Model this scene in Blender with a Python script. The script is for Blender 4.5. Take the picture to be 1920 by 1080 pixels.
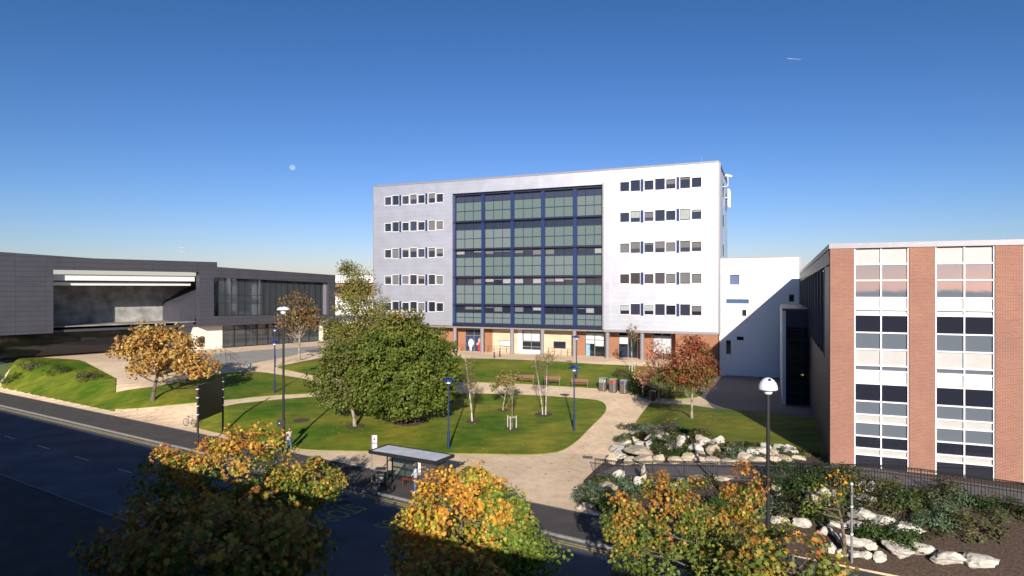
import bpy, bmesh, math, random
import numpy as np
from mathutils import Vector, Matrix
R = math.radians
for o in list(bpy.data.objects): bpy.data.objects.remove(o)
S = bpy.context.scene
COL = S.collection
# ------------------------------------------------------------------ camera
CZ = 12.2                       # eye height above the road
FPX = 1190.0                    # focal length in pixels of the 1920 wide photograph
cam = bpy.data.cameras.new('camera'); cam.sensor_width = 36; cam.lens = 36*FPX/1920
cam.clip_end = 6000; cam.clip_start = 0.2
co = bpy.data.objects.new('camera', cam); COL.objects.link(co)
co.location = (0, 0, CZ); co.rotation_euler = (R(90), 0, 0); S.camera = co
# ------------------------------------------------------------------ light
SUN_EL, SUN_AZ = 19.3, 1.2      # sun behind the viewer; light travels SUN_AZ degrees right of straight ahead
w = bpy.data.worlds.new('World'); S.world = w; w.use_nodes = True
nt = w.node_tree; bg = nt.nodes['Background']
sky = nt.nodes.new('ShaderNodeTexSky'); sky.sky_type = 'NISHITA'; sky.sun_disc = False
sky.sun_elevation = R(SUN_EL); sky.sun_rotation = R(180+SUN_AZ); sky.altitude = 0
sky.air_density = 1.0; sky.dust_density = 0.3; sky.ozone_density = 2.2
sp0 = nt.nodes.new('ShaderNodeSeparateColor'); cb0 = nt.nodes.new('ShaderNodeCombineColor'); nt.links.new(sky.outputs[0], sp0.inputs[0])
for ch, (pw_, k_) in enumerate(((1.55, .185), (1.30, .305), (1.40, .36))):     # deepens the blue of the clear sky
    a0 = nt.nodes.new('ShaderNodeMath'); a0.operation = 'POWER'; a0.inputs[1].default_value = pw_
    m0 = nt.nodes.new('ShaderNodeMath'); m0.operation = 'MULTIPLY'; m0.inputs[1].default_value = k_
    nt.links.new(sp0.outputs[ch], a0.inputs[0]); nt.links.new(a0.outputs[0], m0.inputs[0]); nt.links.new(m0.outputs[0], cb0.inputs[ch])
nt.links.new(cb0.outputs[0], bg.inputs[0]); bg.inputs[1].default_value = 0.098
sl = bpy.data.lights.new('sun', 'SUN'); sl.energy = 5.0; sl.angle = R(0.5); sl.color = (1, .92, .80)
so = bpy.data.objects.new('sun', sl); COL.objects.link(so)
dv = Vector((math.sin(R(SUN_AZ))*math.cos(R(SUN_EL)), math.cos(R(SUN_AZ))*math.cos(R(SUN_EL)), -math.sin(R(SUN_EL))))
so.rotation_euler = dv.to_track_quat('-Z', 'Y').to_euler()
S.view_settings.view_transform = 'Standard'; S.view_settings.look = 'None'
S.view_settings.exposure = 0.6; S.view_settings.gamma = 1
S.render.engine = 'CYCLES'
# ------------------------------------------------------------------ helpers
def tag(o, label=None, cat=None, group=None, kind=None):
    if label: o['label'] = label
    if cat: o['category'] = cat
    if group: o['group'] = group
    if kind: o['kind'] = kind
    return o
def empty(name, loc=(0,0,0), rz=0, label=None, cat=None, group=None):
    o = bpy.data.objects.new(name, None); COL.objects.link(o)
    o.location = loc; o.rotation_euler = (0, 0, rz); o.empty_display_size = .3
    return tag(o, label, cat, group)
def rootloc(o):
    while o.parent: o = o.parent
    return Vector(o.location) if o.type == 'EMPTY' else Vector((0,0,0))
def kids(o): return [c for c in bpy.data.objects if c.parent == o]
def copy_tree(o, parent=None):
    c = o.copy(); COL.objects.link(c)
    if parent: c.parent = parent
    for ch in kids(o): copy_tree(ch, c)
    return c
class MB:
    """collects shapes and links them as one mesh"""
    def __init__(s): s.v = []; s.f = []; s.m = []
    def add(s, vs, fs, mi=0):
        b = len(s.v); s.v += [tuple(p) for p in vs]
        for f in fs: s.f.append([b+i for i in f]); s.m.append(mi)
    def box(s, x0, x1, y0, y1, z0, z1, mi=0, fr=None):
        P = [(x0,y0,z0),(x1,y0,z0),(x1,y1,z0),(x0,y1,z0),(x0,y0,z1),(x1,y0,z1),(x1,y1,z1),(x0,y1,z1)]
        if fr: P = [fr.P(*p) for p in P]
        s.add(P, [(0,3,2,1),(4,5,6,7),(0,1,5,4),(1,2,6,5),(2,3,7,6),(3,0,4,7)], mi)
    def hexa(s, P, mi=0): s.add(P, [(0,3,2,1),(4,5,6,7),(0,1,5,4),(1,2,6,5),(2,3,7,6),(3,0,4,7)], mi)
    def tube(s, p0, p1, r0, r1=None, n=8, mi=0, cap=True):
        r1 = r0 if r1 is None else r1
        p0 = Vector(p0); p1 = Vector(p1); d = (p1-p0).normalized()
        a = d.orthogonal().normalized(); b = d.cross(a)
        V = []
        for p, r in ((p0, r0), (p1, r1)):
            for i in range(n):
                t = 2*math.pi*i/n; V.append(p + a*(r*math.cos(t)) + b*(r*math.sin(t)))
        F = [(i, (i+1)%n, n+(i+1)%n, n+i) for i in range(n)]
        if cap: F += [tuple(range(n))[::-1], tuple(range(n, 2*n))]
        s.add(V, F, mi)
    def poly(s, pts, r, n=6, mi=0):
        for i in range(len(pts)-1):
            ra = r[i] if isinstance(r, (list, tuple)) else r; rb = r[i+1] if isinstance(r, (list, tuple)) else r
            s.tube(pts[i], pts[i+1], ra, rb, n, mi)
    def lathe(s, prof, c=(0,0,0), n=24, mi=0):
        V = []; F = []; k = len(prof)
        for r, z in prof:
            for i in range(n):
                t = 2*math.pi*i/n; V.append((c[0]+r*math.cos(t), c[1]+r*math.sin(t), c[2]+z))
        for j in range(k-1):
            for i in range(n): F.append((j*n+i, j*n+(i+1)%n, (j+1)*n+(i+1)%n, (j+1)*n+i))
        F += [tuple(range(n))[::-1], tuple(range((k-1)*n, k*n))]
        s.add(V, F, mi)
    def build(s, name, mat, parent=None, smooth=False, bevel=0, world=True):
        me = bpy.data.meshes.new(name)
        off = rootloc(parent) if (parent and world) else Vector((0,0,0))
        me.from_pydata([(p[0]-off.x, p[1]-off.y, p[2]-off.z) for p in s.v], [], s.f)
        mats = mat if isinstance(mat, (list, tuple)) else [mat]
        for m in mats: me.materials.append(m)
        me.polygons.foreach_set('material_index', s.m)
        uv = me.uv_layers.new(name='UVMap')
        V = s.v
        for p in me.polygons:
            n = p.normal
            if abs(n.z) > .7: tx, ty = None, None
            else:
                l = math.hypot(n.x, n.y) or 1; tx, ty = -n.y/l, n.x/l
            for li in p.loop_indices:
                q = V[me.loops[li].vertex_index]
                uv.data[li].uv = (q[0], q[1]) if tx is None else (q[0]*tx+q[1]*ty, q[2])
        if smooth: me.polygons.foreach_set('use_smooth', [True]*len(me.polygons))
        me.update()
        o = bpy.data.objects.new(name, me); COL.objects.link(o)
        if parent: o.parent = parent
        if bevel:
            b = o.modifiers.new('b', 'BEVEL'); b.width = bevel; b.segments = 2; b.limit_method = 'ANGLE'
        return o
TAN = .41; TH = math.atan(TAN)
class Frame:
    """vertical plane: origin o, direction a along it, outward normal n; P(u, w_out, z)"""
    def __init__(s, ox, oy, ax, ay):
        l = math.hypot(ax, ay); s.o = (ox, oy); s.a = (ax/l, ay/l); s.n = (s.a[1], -s.a[0])
    def P(s, u, wv, z): return (s.o[0]+s.a[0]*u+s.n[0]*wv, s.o[1]+s.a[1]*u+s.n[1]*wv, z)
    def hit(s, px, wv=0):
        r = (px-960)/FPX; ox = s.o[0]+s.n[0]*wv; oy = s.o[1]+s.n[1]*wv
        # ox + a0 u = r (oy + a1 u)
        u = (r*oy-ox)/(s.a[0]-r*s.a[1]); return u, oy+s.a[1]*u
    def u(s, px, wv=0): return s.hit(px, wv)[0]
    def z(s, px, py, wv=0): return CZ-(py-540)/FPX*s.hit(px, wv)[1]
FM = Frame(0, 89.1, math.cos(TH), -math.sin(TH))         # main facade, n points to the viewer
assert FM.n[1] < 0
def sm(t): t = max(0., min(1., t)); return t*t*(3-2*t)
def hfun(X, Z):
    """depth of the ground below the eye"""
    t = max(0., min(34., 80-Z)); hC = 9.3+.0794*t
    df = Z-(36.4-.625*X)
    hC = 12.08+(hC-12.08)*sm(df/6.0) if df < 6 else hC
    xe = 6.6+.4*(Z-44)
    wt = sm((X-xe)/4.5)
    if wt > 0:
        hr = max(9.8, min(12.0, 12.0-(X-5.8)*.17))
        s_ = (Z-(43.7-.70*(X-5.8)))*.819
        up = 9.9+.6*sm((Z-50)/8)+.3*sm((Z-62)/12)
        if s_ > 2.4: hR = up
        elif s_ > 0: hR = hr+(up-hr)*(s_/2.4)
        elif s_ > -2.8: hR = hr
        else:
            dr = (-s_-2.8)/.819
            hR = 12.08 if df <= 0 else 12.08+(hr-12.08)*(df/(df+dr))**.7
        hC = hC+(hR-hC)*wt
    return hC
def gz(X, Z): return CZ-hfun(X, Z)
def g(px, py):
    """point of the ground seen at a pixel"""
    x = (px-960)/FPX; y = (py-540)/FPX; Z = 14.
    while Z < 160 and y*Z < hfun(x*Z, Z): Z += .25
    a, b = Z-.25, Z
    for _ in range(20):
        m = (a+b)/2
        if y*m < hfun(x*m, m): a = m
        else: b = m
    return Vector((x*b, b, CZ-hfun(x*b, b)))
def at(px, py, Z): return Vector(((px-960)/FPX*Z, Z, CZ-(py-540)/FPX*Z))
# ------------------------------------------------------------------ materials
def new_mat(name):
    m = bpy.data.materials.new(name); m.use_nodes = True
    return m, m.node_tree, m.node_tree.nodes['Principled BSDF']
def mat(name, c, rough=.6, metal=0, var=.12, scale=3, bump=0, bscale=40, c2=None, detail=6, spec=.5, coord='UV', streak=1):
    m, t, b = new_mat(name); N = t.nodes; L = t.links
    b.inputs['Roughness'].default_value = rough; b.inputs['Metallic'].default_value = metal
    b.inputs['Specular IOR Level'].default_value = spec
    tc = N.new('ShaderNodeTexCoord'); mp = N.new('ShaderNodeMapping'); L.new(tc.outputs[coord], mp.inputs[0])
    mp.inputs['Scale'].default_value = (1, streak, 1)
    n = N.new('ShaderNodeTexNoise'); n.inputs['Scale'].default_value = scale; n.inputs['Detail'].default_value = detail
    L.new(mp.outputs[0], n.inputs[0])
    r = N.new('ShaderNodeValToRGB'); L.new(n.outputs[0], r.inputs[0])
    c2 = c2 or tuple(x*(1-var*2) for x in c)
    r.color_ramp.elements[0].position = .3; r.color_ramp.elements[1].position = .7
    r.color_ramp.elements[0].color = (*c2, 1); r.color_ramp.elements[1].color = (*[min(1, x*(1+var*.5)) for x in c], 1)
    L.new(r.outputs[0], b.inputs['Base Color'])
    if bump:
        n2 = N.new('ShaderNodeTexNoise'); n2.inputs['Scale'].default_value = bscale; n2.inputs['Detail'].default_value = 5
        L.new(mp.outputs[0], n2.inputs[0]); bp = N.new('ShaderNodeBump'); bp.inputs['Strength'].default_value = bump
        bp.inputs['Distance'].default_value = .03
        L.new(n2.outputs[0], bp.inputs['Height']); L.new(bp.outputs[0], b.inputs['Normal'])
    return m
def brickmat(name, c1, c2, mortar, bw=.225, rh=.075, ms=.012, rough=.85, metal=0, offset=.5, bumpd=.008, bias=0):
    m, t, b = new_mat(name); N = t.nodes; L = t.links
    b.inputs['Roughness'].default_value = rough; b.inputs['Metallic'].default_value = metal
    tc = N.new('ShaderNodeTexCoord')
    k = N.new('ShaderNodeTexBrick'); L.new(tc.outputs['UV'], k.inputs[0])
    k.inputs['Color1'].default_value = (*c1, 1); k.inputs['Color2'].default_value = (*c2, 1); k.inputs['Mortar'].default_value = (*mortar, 1)
    k.inputs['Scale'].default_value = 1; k.inputs['Mortar Size'].default_value = ms; k.inputs['Bias'].default_value = bias
    k.inputs['Brick Width'].default_value = bw; k.inputs['Row Height'].default_value = rh; k.offset = offset
    n = N.new('ShaderNodeTexNoise'); n.inputs['Scale'].default_value = .6; n.inputs['Detail'].default_value = 8
    L.new(tc.outputs['UV'], n.inputs[0])
    mx = N.new('ShaderNodeMixRGB'); mx.blend_type = 'MULTIPLY'; mx.inputs[0].default_value = 1
    r = N.new('ShaderNodeValToRGB'); r.color_ramp.elements[0].position = .3; r.color_ramp.elements[1].position = .7
    r.color_ramp.elements[0].color = (.86, .86, .86, 1); r.color_ramp.elements[1].color = (1, 1, 1, 1)
    L.new(n.outputs[0], r.inputs[0]); L.new(k.outputs[0], mx.inputs[1]); L.new(r.outputs[0], mx.inputs[2])
    L.new(mx.outputs[0], b.inputs['Base Color'])
    bp = N.new('ShaderNodeBump'); bp.invert = True; bp.inputs['Strength'].default_value = .6; bp.inputs['Distance'].default_value = bumpd
    L.new(k.outputs['Fac'], bp.inputs['Height']); L.new(bp.outputs[0], b.inputs['Normal'])
    return m
def glassmat(name, c, rough=.04, spec=.9, trans=0, wob=.02, mir=0):
    m, t, b = new_mat(name); N = t.nodes; L = t.links
    b.inputs['Metallic'].default_value = mir
    b.inputs['Base Color'].default_value = (*c, 1); b.inputs['Roughness'].default_value = rough
    b.inputs['Specular IOR Level'].default_value = spec
    n = N.new('ShaderNodeTexNoise'); n.inputs['Scale'].default_value = .7
    tc = N.new('ShaderNodeTexCoord'); L.new(tc.outputs['UV'], n.inputs[0])
    bp = N.new('ShaderNodeBump'); bp.inputs['Strength'].default_value = wob; bp.inputs['Distance'].default_value = .2
    L.new(n.outputs[0], bp.inputs['Height']); L.new(bp.outputs[0], b.inputs['Normal'])
    if trans:
        tr = N.new('ShaderNodeBsdfTransparent'); tr.inputs[0].default_value = (.75, .85, .85, 1)
        mx = N.new('ShaderNodeMixShader'); mx.inputs[0].default_value = trans
        L.new(b.outputs[0], mx.inputs[1]); L.new(tr.outputs[0], mx.inputs[2])
        L.new(mx.outputs[0], N['Material Output'].inputs[0])
    return m
def leafmat(name, tr=.3):
    m, t, b = new_mat(name); N = t.nodes; L = t.links
    a = N.new('ShaderNodeAttribute'); a.attribute_name = 'leaf'
    b.inputs['Roughness'].default_value = .55; b.inputs['Specular IOR Level'].default_value = .3
    L.new(a.outputs['Color'], b.inputs['Base Color'])
    tl = N.new('ShaderNodeBsdfTranslucent'); L.new(a.outputs['Color'], tl.inputs[0])
    mx = N.new('ShaderNodeMixShader'); mx.inputs[0].default_value = tr
    L.new(b.outputs[0], mx.inputs[1]); L.new(tl.outputs[0], mx.inputs[2]); L.new(mx.outputs[0], N['Material Output'].inputs[0])
    return m
M = {}
def grassmat():
    m, t, b = new_mat('grass'); N = t.nodes; L = t.links
    tc = N.new('ShaderNodeTexCoord')
    def noise(sc, det=6, stretch=None):
        n = N.new('ShaderNodeTexNoise'); n.inputs['Scale'].default_value = sc; n.inputs['Detail'].default_value = det
        if stretch:
            mp = N.new('ShaderNodeMapping'); mp.inputs['Scale'].default_value = stretch; L.new(tc.outputs['UV'], mp.inputs[0]); L.new(mp.outputs[0], n.inputs[0])
        else: L.new(tc.outputs['UV'], n.inputs[0])
        return n
    def ramp(n, p0, c0, p1, c1):
        r = N.new('ShaderNodeValToRGB'); r.color_ramp.elements[0].position = p0; r.color_ramp.elements[1].position = p1
        r.color_ramp.elements[0].color = (*c0, 1); r.color_ramp.elements[1].color = (*c1, 1); L.new(n.outputs[0], r.inputs[0]); return r
    a = ramp(noise(.16, 9), .36, (.065, .135, .006), .66, (.225, .225, .028))
    c = ramp(noise(.9, 10, (.8, 1.5, 1)), .34, (.62, .70, .62), .70, (1.36, 1.22, 1.22))
    d = ramp(noise(13, 6), .25, (.62, .64, .6), .75, (1.38, 1.36, 1.35))
    x = N.new('ShaderNodeMixRGB'); x.blend_type = 'MULTIPLY'; x.inputs[0].default_value = .8; L.new(a.outputs[0], x.inputs[1]); L.new(c.outputs[0], x.inputs[2])
    y = N.new('ShaderNodeMixRGB'); y.blend_type = 'MULTIPLY'; y.inputs[0].default_value = .9; L.new(x.outputs[0], y.inputs[1]); L.new(d.outputs[0], y.inputs[2])
    L.new(y.outputs[0], b.inputs['Base Color']); b.inputs['Roughness'].default_value = .8; b.inputs['Specular IOR Level'].default_value = .2
    bp = N.new('ShaderNodeBump'); bp.inputs['Strength'].default_value = .9; bp.inputs['Distance'].default_value = .05
    n5 = noise(22, 4); L.new(n5.outputs[0], bp.inputs['Height']); L.new(bp.outputs[0], b.inputs['Normal'])
    return m
M['grass'] = grassmat()
M['sand'] = mat('buff_paving', (.80, .61, .42), .9, var=.10, scale=.35, bump=.3, bscale=30, detail=10, c2=(.66, .495, .34))
_t = M['sand'].node_tree; _b = _t.nodes['Principled BSDF']; _src = _b.inputs['Base Color'].links[0].from_socket
_n = _t.nodes.new('ShaderNodeTexNoise'); _n.inputs['Scale'].default_value = 1.7; _n.inputs['Detail'].default_value = 12; _n.inputs['Roughness'].default_value = .7; _t.links.new(_t.nodes['Texture Coordinate'].outputs['UV'], _n.inputs[0])
_r = _t.nodes.new('ShaderNodeValToRGB'); _r.color_ramp.elements[0].position = .32; _r.color_ramp.elements[1].position = .55; _r.color_ramp.elements[0].color = (.80, .78, .76, 1); _r.color_ramp.elements[1].color = (1, 1, 1, 1); _t.links.new(_n.outputs[0], _r.inputs[0])
_m = _t.nodes.new('ShaderNodeMixRGB'); _m.blend_type = 'MULTIPLY'; _m.inputs[0].default_value = 1; _t.links.new(_src, _m.inputs[1]); _t.links.new(_r.outputs[0], _m.inputs[2]); _t.links.new(_m.outputs[0], _b.inputs['Base Color'])
M['setts'] = brickmat('grey_setts', (.40, .38, .35), (.33, .31, .29), (.25, .24, .22), .4, .2, .01)
M['pavers'] = brickmat('dark_pavers', (.17, .15, .15), (.14, .125, .13), (.09, .085, .085), .6, .3, .012)
M['tarmac'] = mat('footway_tarmac', (.075, .066, .066), .95, var=.15, scale=.8, bump=.5, bscale=60)
M['road'] = mat('road_asphalt', (.125, .128, .155), .9, var=.22, scale=.35, bump=.4, bscale=60)
M['kerb'] = mat('kerb_stone', (.20, .19, .19), .85, scale=2)
M['yellow'] = mat('yellow_road_paint', (.55, .42, .08), .8, var=.25, scale=6)
M['white'] = mat('white_road_paint', (.6, .6, .58), .8, var=.2, scale=6)
M['soil'] = mat('bark_mulch', (.085, .055, .04), .95, var=.3, scale=9, bump=.8, bscale=25)
M['earth'] = mat('far_grass', (.07, .10, .03), .9, scale=.05)
M['cream'] = mat('cream_render', (.74, .68, .58), .8, var=.05, scale=.4)
M['dark'] = mat('charcoal_metal', (.072, .072, .092), .5, metal=.3, var=.08, scale=.5)
M['trim'] = mat('grey_trim', (.26, .25, .28), .5, metal=.3, var=.05)
M['blue'] = mat('blue_powder_coat', (.008, .028, .105), .4, var=.1)
M['navy'] = mat('navy_metal', (.012, .016, .045), .4, var=.1)
M['black'] = mat('black_paint', (.02, .02, .022), .45, var=.1)
M['conc'] = mat('grey_column_paint', (.22, .21, .225), .7, var=.06, scale=1)
M['whitep'] = mat('white_render', (.80, .80, .80), .75, var=.02, scale=.3)
M['wframe'] = mat('white_frame', (.66, .66, .68), .5, var=.02)
M['steel'] = mat('brushed_steel', (.45, .46, .48), .35, metal=.8, var=.05)
M['wood'] = mat('oiled_wood', (.20, .085, .04), .6, var=.2, scale=6, streak=12)
M['brick'] = brickmat('orange_brick', (.36, .13, .055), (.28, .10, .045), (.30, .20, .14))
M['brick2'] = brickmat('red_brick', (.33, .125, .075), (.26, .095, .06), (.30, .22, .18))
M['stone'] = brickmat('cream_stone', (.58, .46, .33), (.54, .42, .30), (.42, .34, .25), 1.0, .28, .006)
M['rock'] = mat('limestone', (.46, .38, .28), .9, var=.1, scale=2.2, bump=.8, bscale=7, c2=(.26, .23, .19), coord='Object')
M['rockw'] = mat('white_limestone', (.58, .54, .48), .9, var=.06, scale=2.5, bump=.6, bscale=6, c2=(.30, .28, .25), coord='Object')
M['bark'] = mat('bark', (.15, .115, .085), .9, var=.25, scale=5, bump=.6, bscale=12, coord='Object')
M['birch'] = mat('birch_bark', (.55, .50, .44), .8, var=.1, scale=9, c2=(.25, .22, .2), coord='Object')
M['palet'] = mat('pale_bark', (.30, .255, .20), .85, var=.2, scale=5, coord='Object')
M['leaf'] = leafmat('foliage', .3)
M['glass'] = glassmat('dark_window_glass', (.018, .020, .032))
M['gpurple'] = glassmat('tinted_glass', (.035, .036, .058))
M['span'] = glassmat('green_spandrel_glass', (.115, .150, .148), rough=.25, spec=.4)
M['gclear'] = glassmat('shopfront_glass', (.02, .03, .035), trans=.62)
M['blindw'] = mat('white_blind', (.50, .52, .52), .8, var=.05, scale=2)
M['blindg'] = mat('grey_blind', (.12, .12, .13), .8, var=.05, scale=2)
M['inter'] = mat('interior_wall', (.34, .33, .31), .8, var=.3, scale=.6)
M['floorin'] = mat('interior_floor', (.18, .16, .14), .6)
M['teal'] = mat('teal_column_paint', (.30, .48, .46), .6)
M['postb'] = mat('poster_blue', (.02, .05, .14), .5, var=.3, scale=2)
M['skin'] = mat('skin', (.50, .27, .19), .6, var=.05)
M['hair'] = mat('brown_hair', (.10, .045, .02), .7)
M['lblue'] = mat('pale_blue_cotton', (.42, .56, .80), .85, var=.12, scale=6, coord='Object')
M['jeans'] = mat('blue_denim', (.04, .11, .27), .9, var=.15, scale=9, coord='Object')
M['greyc'] = mat('white_cotton', (.60, .58, .57), .9, var=.12, scale=7, coord='Object')
M['red'] = mat('red_plastic', (.55, .03, .02), .4)
M['bluep'] = mat('bright_blue_paint', (.01, .03, .18), .4, var=.1)
M['lens'] = mat('frosted_diffuser', (.75, .74, .72), .35, var=.03)
M['darkp'] = brickmat('charcoal_panels', (.074, .074, .094), (.068, .068, .086), (.030, .030, .036), 3.1, .62, .02, rough=.5, metal=.3, offset=0)
def cladding():
    m = brickmat('silver_cladding_panels', (.68, .68, .74), (.665, .665, .725), (.50, .50, .56), 4.94, .62, .014, rough=.42, metal=.80, offset=0, bumpd=.004)
    return m
M['clad'] = cladding()
# ------------------------------------------------------------------ terrain and sheets
def sheet(name, outline, off, m, cell=1.0, skirt=.0, hf=None, kind='structure'):
    """flat outline (X, Y) cut by a metre grid and laid over the terrain"""
    hf = hf or gz
    bm = bmesh.new()
    vs = [bm.verts.new((p[0], p[1], 0)) for p in outline]
    f = bm.faces.new(vs); f.normal_update()
    if f.normal.z < 0: f.normal_flip()
    xs = [p[0] for p in outline]; ys = [p[1] for p in outline]
    for ax, lo, hi in ((0, min(xs), max(xs)), (1, min(ys), max(ys))):
        k = math.floor(lo/cell)*cell
        while k < hi:
            co_ = [0, 0, 0]; no = [0, 0, 0]; co_[ax] = k; no[ax] = 1
            bmesh.ops.bisect_plane(bm, geom=bm.verts[:]+bm.edges[:]+bm.faces[:], plane_co=co_, plane_no=no)
            k += cell
    bmesh.ops.triangulate(bm, faces=[f for f in bm.faces if len(f.verts) > 4])
    for v in bm.verts: v.co.z = hf(v.co.x, v.co.y)+off
    if skirt:
        be = [e for e in bm.edges if e.is_boundary]
        r = bmesh.ops.extrude_edge_only(bm, edges=be)
        for v in [x for x in r['geom'] if isinstance(x, bmesh.types.BMVert)]: v.co.z -= skirt
    me = bpy.data.meshes.new(name); uvl = bm.loops.layers.uv.new('UVMap')
    for f in bm.faces:
        for l in f.loops: l[uvl].uv = (l.vert.co.x, l.vert.co.y)
    bm.to_mesh(me); bm.free(); me.materials.append(m)
    o = bpy.data.objects.new(name, me); COL.objects.link(o)
    if kind: o['kind'] = kind
    return o
def smooth_out(pts, n=3):
    for _ in range(n-1):
        q = []
        for i in range(len(pts)):
            a, b = Vector(pts[i]), Vector(pts[(i+1) % len(pts)])
            q += [a*.75+b*.25, a*.25+b*.75]
        pts = q
    return [tuple(p) for p in pts]
def px_out(pts, n=2): return smooth_out([g(*p).xy for p in pts], n)
# base ground reaching the horizon
gm = MB()
def gridsheet(xs, ys, off, name, m, hf):
    b = MB(); nx, ny = len(xs), len(ys)
    b.v = [(x, y, hf(x, y)+off) for y in ys for x in xs]
    b.f = [[j*nx+i, j*nx+i+1, (j+1)*nx+i+1, (j+1)*nx+i] for j in range(ny-1) for i in range(nx-1)]; b.m = [0]*len(b.f)
    o = b.build(name, m); o['kind'] = 'structure'; return o
xs = [-3000, -600, -200, -120]+[float(i) for i in range(-90, 71)]+[100, 200, 600, 3000]
ys = [-600, -200, -60]+[float(i) for i in range(10, 131)]+[160, 220, 400, 1000, 4000]
gridsheet(xs, ys, -.45, 'ground', M['earth'], gz)
def road_y(X, c): return c-.625*X
XL, XR = -62, 42
# campus paving beyond the footway
sheet('paving', [(XL, road_y(XL, 36.4)), (XR, road_y(XR, 36.4)), (XR, 100), (-70, 126), (XL-8, 110)], -.03, M['sand'])
sheet('footway', [(XL, road_y(XL, 32.6)), (XR, road_y(XR, 32.6)), (XR, road_y(XR, 36.42)), (XL, road_y(XL, 36.42))], -.015, M['tarmac'], hf=lambda x, y: CZ-12.08)
sheet('footway_edging', [(XL, road_y(XL, 36.36)), (XR, road_y(XR, 36.36)), (XR, road_y(XR, 36.52)), (XL, road_y(XL, 36.52))], -.004, M['kerb'], hf=lambda x, y: CZ-12.07)
sheet('road', [(XL, road_y(XL, 20.5)), (XR, road_y(XR, 20.5)), (XR, road_y(XR, 32.5)), (XL, road_y(XL, 32.5))], 0, M['road'], hf=lambda x, y: 0.0, cell=4)
sheet('near_footway', [(XL, road_y(XL, 0)), (XR, road_y(XR, 0)), (XR, road_y(XR, 20.5)), (XL, road_y(XL, 20.5))], .1, M['tarmac'], hf=lambda x, y: 0.0, cell=4)
FR = Frame(0, 32.5, .848, -.530)         # along the kerb, n towards the viewer
for nm, w0, w1 in (('kerb', -.13, 0), ('near_kerb', 10.18, 10.31)):
    b = MB(); u = -70
    while u < 48: b.box(u+.004, u+.911, w0, w1, -.2, .125, 0, FR); u += .915
    b.build(nm, M['kerb'])['kind'] = 'structure'
b = MB()
for w0 in (.32, .55):
    b.box(-70, 48, w0, w0+.09, -.01, .004, 0, FR)
b.build('yellow_line', M['yellow'])['kind'] = 'structure'
b = MB(); u = -70
while u < 48: b.box(u, u+2, 5.3, 5.4, -.01, .004, 0, FR); u += 6
b.build('centre_line', M['white'])['kind'] = 'structure'
def text_mesh(s, name, m, mtx, size, parent=None, ext=.002, sy=1):
    c = bpy.data.curves.new(name, 'FONT'); c.body = s; c.size = size; c.extrude = ext
    o = bpy.data.objects.new(name, c); COL.objects.link(o)
    bpy.context.view_layer.update()
    me = bpy.data.meshes.new_from_object(o.evaluated_get(bpy.context.evaluated_depsgraph_get()))
    bpy.data.objects.remove(o)
    for v in me.vertices: v.co.y *= sy
    me.transform(mtx); me.materials.clear(); me.materials.append(m)
    o = bpy.data.objects.new(name, me); COL.objects.link(o)
    if parent: o.parent = parent; me.transform(Matrix.Translation(-rootloc(parent)))
    return o
# letters run away from the kerb, their tops point along the road
rx = Vector((-.530, -.848, 0)); ry = Vector((.848, -.530, 0))
for s, px, py in (('STOP', 656, 944), ('BUS', 742, 966)):
    p = at(px, py, 12.2*FPX/(py-540)); 
    mt = Matrix((( rx.x, ry.x, 0, p.x), (rx.y, ry.y, 0, p.y), (0, 0, 1, .005), (0, 0, 0, 1)))
    o = text_mesh(s, 'road_lettering', M['yellow'], mt, 1.05, sy=2.1)
    o['kind'] = 'structure'
b = MB(); p0 = at(648, 943, 12.2*FPX/403)
# lawns
lawnM = [(340,795),(358,799),(395,809),(440,819),(500,832),(565,843),(640,845),(750,848),(850,850),(960,852),(1010,852),(1050,847),(1080,829),(1108,800),(1134,775),(1138,762),(1128,752),(1100,748),(1060,745),(1000,741),(900,738),(800,738),(700,740),(600,743),(500,751),(430,759),(395,776)]
sheet('lawn', px_out([(355,799),(395,809),(440,819),(500,832),(565,843),(640,845),(750,848),(850,850),(960,852),(1010,852),(1050,847),(1080,829),(1108,800),(1134,775),(1138,762),(1128,752),(1100,748),(1060,745),(1000,741),(900,738),(800,738),(700,740),(600,743),(500,751),(430,759),(395,777)]), .03, M['grass'], skirt=.08)
sheet('lawn', px_out([(200,752),(200,768),(281,764),(363,756),(425,750),(500,742),(575,738),(597,735),(600,722),(585,713),(550,707),(500,699),(474,697),(440,698),(395,704),(330,716),(281,728),(200,740)]), .03, M['grass'], skirt=.08)
sheet('lawn', px_out([(512,688),(560,680),(600,672),(650,668),(750,670),(850,673),(900,672),(1000,676),(1100,682),(1190,686),(1250,690),(1290,700),(1312,725),(1320,741),(1290,748),(1240,746),(1200,738),(1150,730),(1100,727),(1000,721),(920,717),(870,716),(800,713),(700,711),(620,711),(577,702),(545,695)]), .03, M['grass'], skirt=.08)
sheet('lawn', [tuple(p) for p in smooth_out([g(*p).xy for p in [(1186,800),(1211,765),(1222,754),(1257,757),(1301,760),(1340,767),(1373,769),(1444,776),(1524,783)]]+[(26.5,44),(30,33),(22,35.1),(18,37.5),(15.6,39.6)]+[g(*p).xy for p in [(1370,833),(1310,817),(1260,809),(1215,801)]], 2)], .03, M['grass'], skirt=.08)
sheet('forecourt', [g(*p).xy for p in [(396,690),(300,700),(300,672),(396,664),(480,657),(560,651),(598,649),(590,656),(540,668),(480,680),(420,688)]], .0, M['setts'])
sheet('side_court', [g(*p).xy for p in [(1322,745),(1352,706),(1380,700)]]+[(34, 76), (33, 70), (27, 50)]+[g(*p).xy for p in [(1524,784),(1444,777),(1373,770),(1345,768)]], .0, M['pavers'])
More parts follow.
